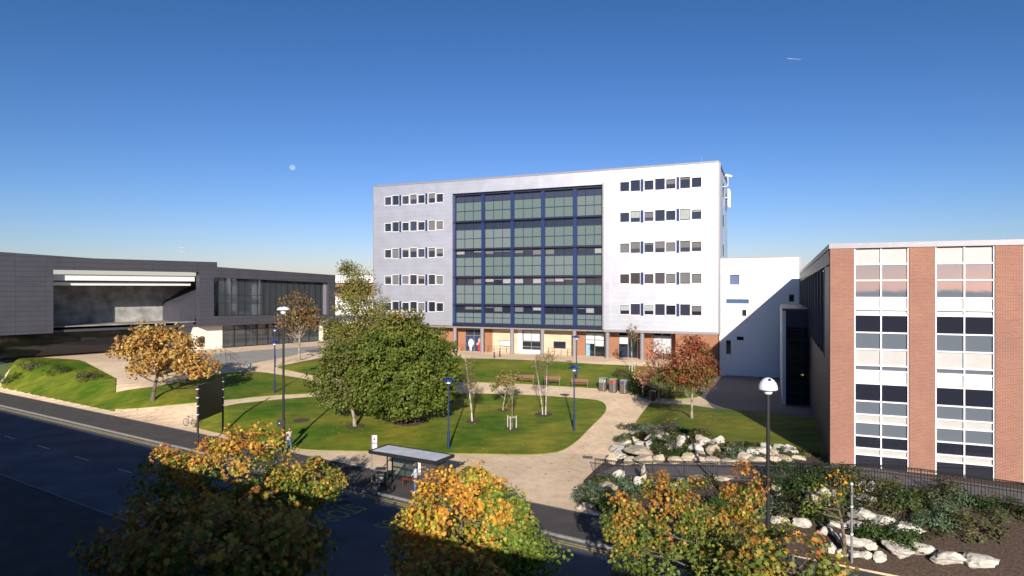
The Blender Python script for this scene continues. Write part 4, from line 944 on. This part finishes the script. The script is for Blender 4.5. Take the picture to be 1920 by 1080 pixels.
rocks([(1592,1014,50,16,'w'),(1625,1022,22,14,'w'),(1558,1028,22,14,'w'),(1577,1035,16,11,'w'),(1602,1038,32,9,'w'),(1625,1042,17,14,'w'),(1650,1045,20,14,'w'),(1685,1030,44,18,'w'),(1735,1030,40,18,'w'),(1780,1045,40,20,'w'),(1835,1050,40,20,'w')], 'lowest row beside road', LO, 490)
# ------------------------------------------------------------------ fallen leaves and small ground marks
rg = np.random.default_rng(9); P_ = []; C_ = []
for (px, py, r_, n) in ((1299,785,3.2,160),(1237,763,2.5,120),(765,795,6,260),(667,800,3,120),(943,772,2,60),(561,676,4,120),(320,752,5,260),(1100,860,7,90),(900,838,9,120),(700,880,5,50)):
    q = g(px, py)
    for _ in range(n):
        a, d = rg.uniform(0, 6.28), r_*rg.random()**.7; x, y = q.x+d*math.cos(a), q.y+d*math.sin(a); P_.append((x, y, gz(x, y)+.075)); C_.append(((.45,.16,.05),(.55,.36,.06),(.30,.13,.05))[rg.integers(0, 3)])
o = leaves('fallen_leaves', np.array(P_), .07, np.array(C_), None, 5, 'quad', nrm=np.tile((0, 0, 1.5), (len(P_), 1)), tilt=.25); o['kind'] = 'stuff'
for px, py, w_ in ((640,931,.5),(643,942,.6)):
    p = at(px, py, 12.2*FPX/(py-540)); sheet('road_patch', [(p.x+w_*a, p.y+w_*.6*c) for a, c in ((-1,0),(-.4,-1),(.8,-.8),(1,.2),(.1,1))], .004, mat('fresh_asphalt', (.03,.03,.035), .9), hf=lambda x, y: 0.0, cell=9)
# ------------------------------------------------------------------ ramp railings
def railing(label, pts, h, group, npan=2.0):
    rt = empty('railing', pts[0], 0, label, 'railing', group)
    # resample
    P = [Vector(p) for p in pts]; seg = []; acc = 0
    for i in range(len(P)-1):
        b = MB(); a, c = P[i], P[i+1]; up = Vector((0, 0, h))
        b.tube(a+up, c+up, .028, n=6); b.build('top_rail', M['black'], rt)
        b = MB(); dv_ = (c-a).normalized().cross(Vector((0,0,1)))*-.12; b.tube(a+up*.9+dv_, c+up*.9+dv_, .022, n=6); b.build('handrail', M['black'], rt)
        b = MB(); b.tube(a+Vector((0,0,.12)), c+Vector((0,0,.12)), .018, n=5); n = max(2, int((c-a).length/.125))
        for k in range(1, n):
            m_ = a.lerp(c, k/n); b.tube(m_+Vector((0,0,.12)), m_+up*.985, .013, n=4, cap=False)
        b.build('bar_panel', M['black'], rt)
    for p in P:
        b = MB(); b.tube(p-Vector((0,0,.3)), p+up, .030, n=6); b.build('post', M['black'], rt)
def rpts(s_, x0, x1, st=2.0):
    o = []; X = x0
    while X <= x1:
        p = ramp_pt(X, s_); o.append((p.x, p.y, gz(p.x, p.y)+.07)); X += st*.8
    return o
railing('black bar railing with a handrail along the road side of the ramp', rpts(2.75, 6.9, 30), 1.0, None)
# ------------------------------------------------------------------ lamps
def blue_lamp(q, label, h=5.15, s=1.0):
    q = Vector(q); rt = empty('lamp_post', q, 0, label, 'street lamp', 'blue saucer lamps in the gardens')
    b = MB(); b.tube(q-Vector((0,0,.3)), q+Vector((0,0,1.3)), .095, n=12); b.tube(q+Vector((0,0,1.3)), q+Vector((0,0,h-.3)), .06, .05, 12); b.build('pole', M['blue'], rt, smooth=False)
    b = MB(); b.box(q.x-.03, q.x+.03, q.y-.102, q.y-.09, q.z+.4, q.z+.8); b.build('access_door', M['navy'], rt)
    b = MB(); b.lathe([(.05,-.36),(.14,-.34),(.16,-.12),(.05,-.10)], (q.x, q.y, q.z+h), 16); b.build('diffuser', M['lens'], rt, smooth=False)
    b = MB(); b.lathe([(.05,-.10),(.50,-.12),(.52,-.09),(.34,-.02),(.16,.05),(.06,.08),(.02,.12)], (q.x, q.y, q.z+h), 24); b.build('canopy', M['bluep'], rt, smooth=True)
for px, py, lb, h in ((841,842,'blue saucer lamp on the near lawn edge in front of the big dome tree',5.2),(1076.5,808,'blue saucer lamp at the right end of the near lawn',5.2),(1081,712,'blue saucer lamp behind the far bench, before the grey column',4.8),(515,737,'blue saucer lamp on the left lawn beside the path',5.2),(515.5,688,'blue saucer lamp at the tip of the far lawn, left',4.7),(611.5,669,'blue saucer lamp half hidden by the birch at left',4.2)):
    blue_lamp(g(px, py), lb, h)
def dome_lamp(q, label, h, r=.38, sign=False, fl=1.0):
    q = Vector(q); rt = empty('street_lamp', q, 0, label, 'street lamp', 'tall dome lamps by the road')
    b = MB(); b.tube(q-Vector((0,0,.3)), q+Vector((0,0,h*.22)), .115, n=12); b.tube(q+Vector((0,0,h*.22)), q+Vector((0,0,h-.3)), .09, .075, 12); b.tube(q+Vector((0,0,h*.22-.02)), q+Vector((0,0,h*.22+.05)), .13, n=12); b.build('pole', M['black'], rt)
    b = MB(); c = (q.x, q.y, q.z+h)
    b.lathe([(r_, z_*fl) for r_, z_ in [(r,-.20),(r*1.02,-.16),(r*.98,-.04),(r*.86,.10),(r*.62,.23),(r*.32,.31),(.03,.335)]], c, 28); b.build('dome', M['wframe'], rt, smooth=True)
    b = MB(); b.lathe([(.08,-.42),(.17,-.38),(.20,-.26),(.18,-.16),(.08,-.15)], c, 20); b.build('lens', M['lens'], rt, smooth=True)
    b = MB(); b.tube((c[0]-.02, c[1]-r*.55, c[2]+.25*fl), (c[0]-.02, c[1]-r*.62, c[2]+.29*fl), .07, .05, 10); b.build('photocell', M['bluep'], rt)
    if sign:
        b = MB(); b.box(q.x-.42, q.x+.12, q.y-.16, q.y-.12, q.z+1.85, q.z+2.35); b.build('sign_plate', M['black'], rt)
        b = MB(); b.tube((q.x-.25, q.y-.165, q.z+2.1), (q.x-.25, q.y-.17, q.z+2.1), .05, n=12); b.build('sign_symbol', M['greyc'], rt)
X = s_at(531.5, 47); dome_lamp((X, 47, .12), 'tall thin lamp with a wide flat white head, left of the dome tree', 10.55, .46, True, .5)
X = s_at(1440, 28); dome_lamp((X, 28, CZ-hfun(X, 28)), 'thick black lamp with a big white dome in front of the dark lobby', (CZ-(722-540)/FPX*28)-(CZ-hfun(X, 28)), .40)
# ------------------------------------------------------------------ furniture
def bench(q, rz, label):
    rt = empty('park_bench', q, rz, label, 'bench', 'benches along the garden path')
    b = MB()
    for i in range(4): b.box(-.9, .9, -.22+i*.12, -.13+i*.12, .43, .47)
    b.build('seat', M['wood'], rt, world=False)
    b = MB()
    for i in range(3): b.box(-.9, .9, .27+i*.03, .31+i*.03, .54+i*.12, .64+i*.12)
    b.build('backrest', M['wood'], rt, world=False)
    for x in (-.78, .78):
        b = MB(); b.tube((x, -.2, -.05), (x, -.2, .43), .03); b.tube((x, .22, -.05), (x, .34, .88), .03); b.tube((x, -.22, .41), (x, .26, .41), .03); b.tube((x,-.2,.62),(x,.27,.62),.025); b.tube((x,-.2,.43),(x,-.2,.62),.02)
        b.build('leg', M['steel'], rt, world=False)
for px, py, lb in ((986,719,'wooden bench behind the small yellowing tree, leftmost of three'),(1035,722,'low shaded bench behind the twin birch, middle of three'),(1087,727,'brown wooden bench at the blue lamp nearest the litter bins')):
    bench(g(px, py), -TH+.28, lb)
def bin_(q, rz, label, c, door=True):
    rt = empty('litter_bin', q, rz, label, 'litter bin', 'tall litter bins by the path')
    b = MB(); b.box(-.36, .36, -.32, .32, 0, 1.26); b.build('body', M['binbody'], rt, bevel=.02, world=False)
    b = MB(); b.box(-.38, .38, -.34, .34, 1.262, 1.32); b.box(.10, .19, -.335, -.321, .02, 1.25); b.build('steel_trim', M['steel'], rt, world=False)
    for x0, x1, sd in ((-.28, .04, 0), (.22, .34, 0)):
        b = MB(); b.box(x0, x1, -.333, -.322, .90, 1.18); b.build('opening_surround', c, rt, world=False)
    b = MB(); b.box(-.22, -.02, -.338, -.3335, .97, 1.10); b.build('opening', M['black'], rt, world=False)
M['binbody'] = mat('brown_grey_slats', (.085, .068, .06), .6, scale=6, streak=10)
M['binwhite'] = mat('bin_white', (.5, .5, .55), .6); M['binred'] = mat('bin_red', (.5, .04, .05), .6); M['binviol'] = mat('bin_violet', (.10, .06, .30), .6)
for px, py, c, lb in ((1130.5,732.5,'binwhite','tall litter bin with white trim, leftmost of the three beside the path'),(1150,735,'binred','tall litter bin with red openings, middle of the three'),(1170,737,'binviol','tall litter bin with violet opening, rightmost of the three')):
    bin_(g(px, py), -TH, lb, M[c])
q = g(1223, 758); rt = empty('litter_bin', q, 0, 'small dark round litter bin on posts left of the thin pink tree', 'litter bin')
b = MB(); b.lathe([(.25,.35),(.28,.4),(.28,1.15),(.25,1.18)], q, 18); b.build('body', M['black'], rt)
b = MB(); b.lathe([(.30,1.19),(.31,1.25),(.15,1.31)], q, 18); b.build('lid', M['dark'], rt)
for dx in (-.2, .2):
    b = MB(); b.tube(q+Vector((dx,0,-.1)), q+Vector((dx,0,.4)), .03); b.build('leg', M['steel'], rt)
q = g(465, 695); rt = empty('litter_bin', q, 0, 'small grey frame bin on the left plaza edge', 'litter bin')
b = MB(); b.box(q.x-.32,q.x+.32,q.y-.25,q.y+.25,q.z+.1,q.z+.85); b.build('body', M['trim'], rt, bevel=.03)
b = MB(); b.tube(q+Vector((-.42,0,0)), q+Vector((-.42,0,1.0)), .035); b.tube(q+Vector((.42,0,0)), q+Vector((.42,0,1.0)), .035); b.tube(q+Vector((-.42,0,1.0)), q+Vector((.42,0,1.0)), .035); b.build('frame', M['steel'], rt)
for px, py, hpx, c, lb in ((926.5,671,15,'navy','dark blue bollard on the paving, left of a pair'),(937,669,15,'navy','dark blue bollard on the paving, right of a pair'),(1205.5,744,23,'steel','pale marker post in the shrubs right of the bins'),(1250.5,745,23,'steel','pale marker post between the two red trees'),(1234,740,18,'steel','thin pale marker post behind the pink tree')):
    q = g(px, py); h = hpx/FPX*q.y; rt = empty('bollard', q, 0, lb, 'bollard', 'bollards and marker posts')
    b = MB(); b.lathe([(.07,-.1),(.07,h-.08),(.06,h-.02),(.03,h)], q, 12); b.build('post', M[c], rt)
    b = MB(); b.lathe([(.074,h*.78),(.074,h*.86)], q, 12); b.build('band', M['wframe'], rt)
# handrail in front of the ground floor
rt = empty('handrail', FM.P(FM.u(908), -1.2, zg), 0, 'thin steel handrail along the cream stone ground floor wall', 'handrail')
for (xa, xb) in ((858, 899), (908, 955), (1023, 1072)):
    b = MB(); pa = Vector(FM.P(FM.u(xa), -1.2, zg)); pb = Vector(FM.P(FM.u(xb), -1.2, zg))
    for hh in (.45, .95): b.tube(pa+Vector((0,0,hh)), pb+Vector((0,0,hh)), .025, n=6)
    for k in range(5): m_ = pa.lerp(pb, k/4); b.tube(m_, m_+Vector((0,0,.95)), .025, n=6)
    b.build('rail_section', M['dark'], rt)
# manhole covers and the soil patch on the lawn
q = g(1101, 857); o = sheet('drain_cover', [(q.x+a, q.y+c) for a, c in ((-.35,-.3),(.35,-.4),(.40,.28),(-.30,.35))], -.01, mat('cast_iron', (.17, .17, .18), .5, metal=.5), cell=9); tag(o, 'square grey drain cover in the sandy path', 'drain cover')
q = g(565, 789); sheet('bare_patch', [(q.x+.72*math.cos(i*.4), q.y+.62*math.sin(i*.4)) for i in range(15)], .055, M['soil'], cell=5)
# handrails of the steps left
q0 = g(408, 668); rt = empty('step_handrail', q0, 0, 'pair of low handrails by the forecourt steps at left', 'handrail')
for (a, c) in (((405,662),(424,678)),((414,660),(432,675))):
    pa, pb = g(*a), g(*c); b = MB(); b.tube(pa+Vector((0,0,.9)), pb+Vector((0,0,.9)), .03, n=6)
    for t_ in (0, .5, 1): m_ = pa.lerp(pb, t_); b.tube(m_, m_+Vector((0,0,.9)), .03, n=6)
    b.build('rail', M['dark'], rt)
# ------------------------------------------------------------------ bus shelter
SC = Vector((-6.05, 38.0, .12)); sa = Vector((.872, -.49, 0)); sn = Vector((-.49, -.872, 0)); HS = 2.15
class SF:
    def P(s, u, wv, z): p = SC+sa*u+sn*wv; return (p.x, p.y, SC.z+z)
sf = SF()
rt = empty('bus_shelter', SC, 0, 'black framed bus shelter with a flat grey roof on the tarmac footway', 'bus shelter')
b = MB(); b.box(-2.45, 2.45, -.82, .82, HS, HS+.05, 0, sf); b.build('roof', mat('grey_roof_sheet', (.66, .68, .74), .5, metal=.1, var=.1, scale=1.5), rt)
b = MB(); b.box(-2.5, 2.5, .82, .90, HS-.10, HS+.09, 0, sf); b.box(-2.5, 2.5, -.90, -.82, HS-.10, HS+.09, 0, sf); b.box(-2.54, -2.45, -.90, .90, HS-.09, HS+.10, 0, sf); b.box(2.45, 2.54, -.90, .90, HS-.09, HS+.10, 0, sf); b.build('gutter', M['black'], rt)
for u in (-1.95, -.95, .75, 2.1):
    b = MB(); b.tube(sf.P(u, -.62, -.1), sf.P(u, -.62, HS), .045); b.build('post', M['black'], rt)
for u in (-1.3,):
    b = MB(); b.tube(sf.P(u, .62, -.1), sf.P(u, .62, HS), .045); b.build('post', M['black'], rt)
for u0, u1 in ((-1.9, -1.0), (-.9, .7), (.8, 2.05)):
    b = MB(); b.box(u0, u1, -.63, -.61, .25, HS-.15, 0, sf); b.build('back_panel', glassmat('shelter_glass', (.02, .03, .03), trans=.82), rt)
    b = MB()
    for z in (.22, .95): b.box(u0-.04, u1+.04, -.65, -.59, z, z+.06, 0, sf)
    b.build('glazing_rail', M['black'], rt)
b = MB(); b.box(1.15, 2.2, -.55, .55, .05, HS-.1, 0, sf); b.box(.35, 1.15, .0, .06, .3, HS-.1, 0, sf); b.build('advert_case', M['dark'], rt)
b = MB(); b.box(.42, 1.09, .062, .068, 1.02, HS-.16, 0, sf); b.build('poster', M['wframe'], rt)
b = MB(); b.box(-.9, .4, -.5, -.22, .46, .52, 0, sf); b.box(-.88, -.84, -.4, -.3, .0, .46, 0, sf); b.box(.3, .34, -.4, -.3, .0, .46, 0, sf); b.build('bench_seat', mat('dull_red_seat', (.16, .025, .02), .6), rt)
b = MB()
for k in range(2): b.tube(sf.P(-.75+k*.3, -.60, .5), sf.P(-.35+k*.3, -.60, 1.8), .025, n=5)
b.box(-.9, -.2, -.6, -.2, 1.85, 1.9, 0, sf); b.build('back_brace', M['dark'], rt)
q = sf.P(-2.15, .25, 0); rt = empty('litter_bin', q, 0, 'black litter bin at the left end of the bus shelter', 'litter bin'); q = Vector(q)
b = MB(); b.box(-.27,.27,-.27,.27,.0,.78); b.build('body', M['black'], rt, bevel=.03, world=False)
b = MB(); b.box(-.30,.30,-.30,.30,.98,1.04); b.tube((-.25,-.25,.7),(-.25,-.25,.99),.02); b.tube((.25,-.25,.7),(.25,-.25,.99),.02); b.tube((.25,.25,.7),(.25,.25,.99),.02); b.tube((-.25,.25,.7),(-.25,.25,.99),.02); b.build('hood', M['dark'], rt, world=False)
b = MB(); b.box(-.2,.2,-.285,-.272,.25,.6); b.build('steel_plate', M['trim'], rt, world=False)
# bus stop flag
p = at(701, 816, 39.6); q = Vector((p.x, p.y, .12)); hh = p.z-q.z
rt = empty('bus_stop_sign', q, 0, 'white bus stop flag on a grey pole behind the left end of the shelter', 'bus stop sign')
b = MB(); b.tube((-.13,0,-.2), (-.13,0,hh+.02), .04); b.build('pole', M['trim'], rt, world=False)
b = MB(); b.box(-.08,.20,-.02,.02,hh-.48,hh); b.box(-.08,.20,-.02,.02,hh-1.02,hh-.52); b.build('flag', M['wframe'], rt, world=False)
b = MB(); b.tube((.04,-.022,hh-.24), (.04,-.03,hh-.24), .07, n=14); b.build('red_roundel', M['red'], rt, world=False)
b = MB(); b.box(-.08,.20,-.024,-.019,hh-.52,hh-.46); b.build('black_band', M['black'], rt, world=False)
# big black notice board
pa, pb = g(418, 812), Vector((s_at(371, 48.6), 48.6, gz(s_at(371, 48.6), 48.6)))
rt = empty('notice_board', pa, 0, 'tall black board between two black posts at the left lawn corner', 'notice board')
za = pa.z+4.55; dd = (pb-pa); dd.z = 0; dn = Vector((-dd.y, dd.x, 0)).normalized()
for p in (pa, pb):
    b = MB(); b.tube((p.x, p.y, p.z-.3), (p.x, p.y, za+.1), .085, n=10); b.build('post', M['black'], rt)
    b = MB()
    for k in range(4): b.box(p.x-.10, p.x+.10, p.y-.11, p.y+.11, za-.3-k*.65, za-.24-k*.65)
    b.build('clamp', M['wframe'], rt)
b = MB(); lo_ = za-2.75
b.hexa([pa+dd*.04-dn*.03+Vector((0,0,lo_-pa.z)), pa+dd*.96-dn*.03+Vector((0,0,lo_-pa.z)), pa+dd*.96+dn*.03+Vector((0,0,lo_-pa.z)), pa+dd*.04+dn*.03+Vector((0,0,lo_-pa.z)),
        pa+dd*.04-dn*.03+Vector((0,0,za-pa.z)), pa+dd*.96-dn*.03+Vector((0,0,za-pa.z)), pa+dd*.96+dn*.03+Vector((0,0,za-pa.z)), pa+dd*.04+dn*.03+Vector((0,0,za-pa.z))]); b.build('panel', M['black'], rt)
# bicycle
q = g(356, 800); rt = empty('bicycle', q, -.45, 'bicycle leaning beside the black notice board at left', 'bicycle')
def ring(b, c, r, t, n=24):
    pts = [Vector((c[0]+r*math.cos(2*math.pi*i/n), c[1], c[2]+r*math.sin(2*math.pi*i/n))) for i in range(n+1)]; b.poly(pts, t, 5)
for x in (-.52, .52):
    b = MB(); ring(b, (x, 0, .34), .32, .02); 
    for k in range(10): a = k*math.pi/5; b.tube((x,0,.34), (x+.31*math.cos(a),0,.34+.31*math.sin(a)), .004, n=3)
    b.build('wheel', M['black'], rt, world=False)
b = MB()
for a, c in (((-.52,0,.34),(-.12,0,.3)),((-.52,0,.34),(-.2,0,.78)),((-.12,0,.3),(-.2,0,.86)),((-.2,0,.78),(.34,0,.80)),((-.12,0,.3),(.36,0,.7)),((.52,0,.34),(.32,0,.92))): b.tube(a, c, .018)
b.build('frame', M['steel'], rt, world=False)
b = MB(); b.tube((.32,-.25,.98), (.32,.25,.98), .015); b.tube((.32,0,.9), (.32,0,.98), .015); b.build('handlebar', M['dark'], rt, world=False)
b = MB(); b.box(-.32,-.08,-.06,.06,.86,.92); b.build('saddle', M['black'], rt, bevel=.03, world=False)
# tall post and bare tree at the right
q = g(1597, 1060); q = Vector((s_at(1597, 27.5), 27.5, gz(s_at(1597, 27.5), 27.5))); rt = empty('sign_post', q, 0, 'slim grey post standing before the pale boulders at right', 'post')
b = MB(); b.tube((0,0,-.3), (0,0,3.4), .05, n=10); b.build('pole', M['trim'], rt, world=False)
b = MB(); b.lathe([(.06,3.38),(.06,3.44),(.02,3.47)], (0,0,0), 10)
for z in (1.2, 2.4): b.lathe([(.062,z),(.062,z+.08)], (0,0,0), 10)
b.build('collar', M['wframe'], rt, world=False)
q = Vector((s_at(1586, 27.9), 27.9, gz(s_at(1586, 27.9), 27.9)))
tree('young_tree', 'nearly bare forked young tree next to the slim grey post at right', q, [(-.6,0,2.9,1.1,.8,.9),(-1.4,0,2.4,.5,.5,.7)], 34, 260, .07, P_maple2, tr=.10, seed=31, cs=.3, bark='bark', shell=.2, limbs=24, top=2.9)
# ------------------------------------------------------------------ people
def skin_mesh(name, J, E, Rr, m, parent, sub=2):
    me = bpy.data.meshes.new(name); me.from_pydata([Vector(p) for p in J], E, []); me.materials.append(m)
    o = bpy.data.objects.new(name, me); COL.objects.link(o)
    if parent: o.parent = parent
    md = o.modifiers.new('skin', 'SKIN'); md.use_smooth_shade = True
    sv = me.skin_vertices
    if not sv: 
        bpy.context.view_layer.objects.active = o
    for i, r_ in enumerate(Rr): o.data.skin_vertices[0].data[i].radius = (r_, r_)
    o.data.skin_vertices[0].data[0].use_root = True
    s_ = o.modifiers.new('sub', 'SUBSURF'); s_.levels = sub; s_.render_levels = sub
    return o
def person(q, rz, label, top, legs, stride=.0, armL=(.25, .1), armR=(-.1, .1), hairlen=0, extra=None, lean=0, shoe=None):
    rt = empty('person', q, rz, label, 'person')
    lx = lean
    J = [(0,0,.95),(lx*.4,0,1.15),(lx*.8,0,1.38),(lx,0,1.50),(lx+.01,0,1.56)]; Rr = [.13,.125,.15,.06,.055]; E = [(0,1),(1,2),(2,3),(3,4)]
    def add(p, r_, par): J.append(p); Rr.append(r_); E.append((par, len(J)-1)); return len(J)-1
    for sd in (-1, 1):
        f = stride*sd
        a = add((0,.09*sd,.88), .09, 0); b_ = add((f*.5+.02,.10*sd,.49), .058, a); c = add((f-.03-abs(f)*.15,.10*sd,.10), .04, b_); d = add((f-.02,.10*sd,.05), .04, c); add((f+.12,.11*sd,.035), .03, d)
        ar = armL if sd < 0 else armR
        s_ = add((lx*.9,.17*sd,1.40), .055, 2); e_ = add((lx+ar[0]*.5,.22*sd,1.14), .04, s_); w_ = add((lx+ar[0],.20*sd,.92+ar[1]), .028, e_); h_ = add((lx+ar[0]+.03,.20*sd,.87+ar[1]), .026, w_)
        hp = Vector(J[h_])
        for k in range(4):
            k1 = add(tuple(hp+Vector((.02-.004*abs(k-1), (.03-.02*k), -.04))), .009, h_); add(tuple(hp+Vector((.012, (.032-.021*k), -.075+.004*abs(k-1)))), .008, k1)
        k1 = add(tuple(hp+Vector((.035,-.02*sd,-.01))), .010, h_); add(tuple(hp+Vector((.055,-.03*sd,-.035))), .008, k1)
    hd = add((lx+.01,0,1.63), .085, 4); add((lx+.01,0,1.70), .085, hd)
    skin_mesh('body', J, E, Rr, M['skin'], rt)
    b = MB()   # head with nose, ears and chin blended into one closed surface
    c = (lx+.01, 0, 1.66)
    bm_ = []
    n, m_ = 20, 12; V = []; F = []
    for j in range(m_+1):
        ph = math.pi*j/m_
        for i in range(n):
            t = 2*math.pi*i/n; x, y, z = math.sin(ph)*math.cos(t), math.sin(ph)*math.sin(t), math.cos(ph)
            rx_ = .100*(1-.10*max(0,-z)); X_ = x*rx_; Y_ = y*.078*(1-.22*max(0,-z)); Z_ = z*.122
            if x > .9 and abs(z+.1) < .25: X_ += .022
            if abs(y) > .93 and abs(z) < .3: Y_ *= 1.16
            V.append((c[0]+X_, c[1]+Y_, c[2]+Z_))
    for j in range(m_):
        for i in range(n): F.append((j*n+i, (j+1)*n+i, (j+1)*n+(i+1)%n, j*n+(i+1)%n))
    b.add(V, F); b.build('head', M['skin'], rt, smooth=True, world=False)
    for sy in (-1, 1):
        b = MB(); b.tube((c[0]+.088, sy*.03, c[2]+.01), (c[0]+.096, sy*.03, c[2]+.01), .010, n=8); b.build('eye', M['black'], rt, world=False)
    b = MB(); b.box(c[0]+.082, c[0]+.092, -.025, .025, c[2]-.062, c[2]-.054); b.build('mouth', M['red'], rt, world=False)
    b = MB(); b.lathe([(.02,.15),(.07,.135),(.103,.08),(.110,.01),(.10,-.05-hairlen*.3),(.085,-.09-hairlen),(.05,-.10-hairlen)], (c[0]-.022, 0, c[2]), 20); b.build('hair', M['hair'], rt, smooth=True, world=False)
    # clothes
    Jt = [(0,0,.90),(lx*.4,0,1.12),(lx*.8,0,1.36),(lx,0,1.47)]; Rt = [.155,.145,.165,.075]; Et = [(0,1),(1,2),(2,3)]
    for sd in (-1, 1):
        ar = armL if sd < 0 else armR; i0 = len(Jt)
        Jt += [(lx*.9,.18*sd,1.405),(lx+ar[0]*.5,.225*sd,1.14),(lx+ar[0]*.92,.205*sd,.95+ar[1])]; Rt += [.07,.056,.045]; Et += [(2,i0),(i0,i0+1),(i0+1,i0+2)]
    skin_mesh('jacket', Jt, Et, Rt, top, rt)
    Jl = [(0,0,.96)]; Rl = [.15]; El = []
    for sd in (-1, 1):
        f = stride*sd; i0 = len(Jl); Jl += [(0,.09*sd,.86),(f*.5+.02,.10*sd,.49),(f-.03-abs(f)*.15,.10*sd,.12)]; Rl += [.105,.078,.062]; El += [(0,i0),(i0,i0+1),(i0+1,i0+2)]
    skin_mesh('trousers', Jl, El, Rl, legs, rt)
    for sd in (-1, 1):
        f = stride*sd; skin_mesh('shoe', [(f-.07,.10*sd,.055),(f+.04,.105*sd,.05),(f+.15,.11*sd,.035)], [(0,1),(1,2)], [.05,.05,.038], shoe or M['wframe'], rt)
    return rt
X = s_at(541, 46.9); p1 = person((X, 46.9, .12), R(-35), 'person in a white top and blue jeans striding along the footway at left', M['greyc'], M['jeans'], .28, (.30, .12), (-.28, .10), .04, lean=.05)
p2 = person((s_at(779, 37.4), 37.4, .12), R(195), 'person in a pale blue shirt standing at the bus shelter poster', M['lblue'], M['jeans'], .06, (.12, .12), (.22, .25), .02)
b = MB(); b.lathe([(.10,1.46),(.125,1.49),(.12,1.54),(.09,1.56)], (0,0,0), 18); b.build('scarf', M['navy'], p2, smooth=True, world=False)
# ------------------------------------------------------------------ moon and contrail, far away in the sky; their emission stands in for sunlight
def skymat(name, c, e, a):
    m, t, bs = new_mat(name); N = t.nodes; L = t.links; em = N.new('ShaderNodeEmission'); em.inputs[0].default_value = (*c, 1); em.inputs[1].default_value = e
    tr = N.new('ShaderNodeBsdfTransparent'); mx = N.new('ShaderNodeMixShader'); n = N.new('ShaderNodeTexNoise'); n.inputs['Scale'].default_value = 2.2
    tc = N.new('ShaderNodeTexCoord'); L.new(tc.outputs['Generated'], n.inputs[0]); r = N.new('ShaderNodeMapRange'); r.inputs[1].default_value = .3; r.inputs[2].default_value = .7; r.inputs[3].default_value = a*.4; r.inputs[4].default_value = a
    L.new(n.outputs[0], r.inputs[0]); L.new(r.outputs[0], mx.inputs[0]); L.new(tr.outputs[0], mx.inputs[1]); L.new(em.outputs[0], mx.inputs[2]); L.new(mx.outputs[0], N['Material Output'].inputs[0]); return m
p = at(548.5, 314, 4000); b = MB(); prof = [(17.5*math.sin(math.pi*i/16), -17.5*math.cos(math.pi*i/16)) for i in range(1, 16)]
b.lathe(prof, p, 24); tag(b.build('moon', skymat('moonlight', (.80, .86, .95), .7, .34), smooth=True), 'pale daytime moon low in the blue sky left of the office block', 'moon', kind='structure')
p = at(1489, 110.5, 4000); b = MB(); b.tube((p.x-42, p.y, p.z+3), (p.x+42, p.y, p.z-3), 2.2, 1.2, 8)
tag(b.build('contrail', skymat('vapour', (.85, .9, 1), .8, .35)), 'short faint vapour trail high at the upper right', 'contrail', kind='structure')
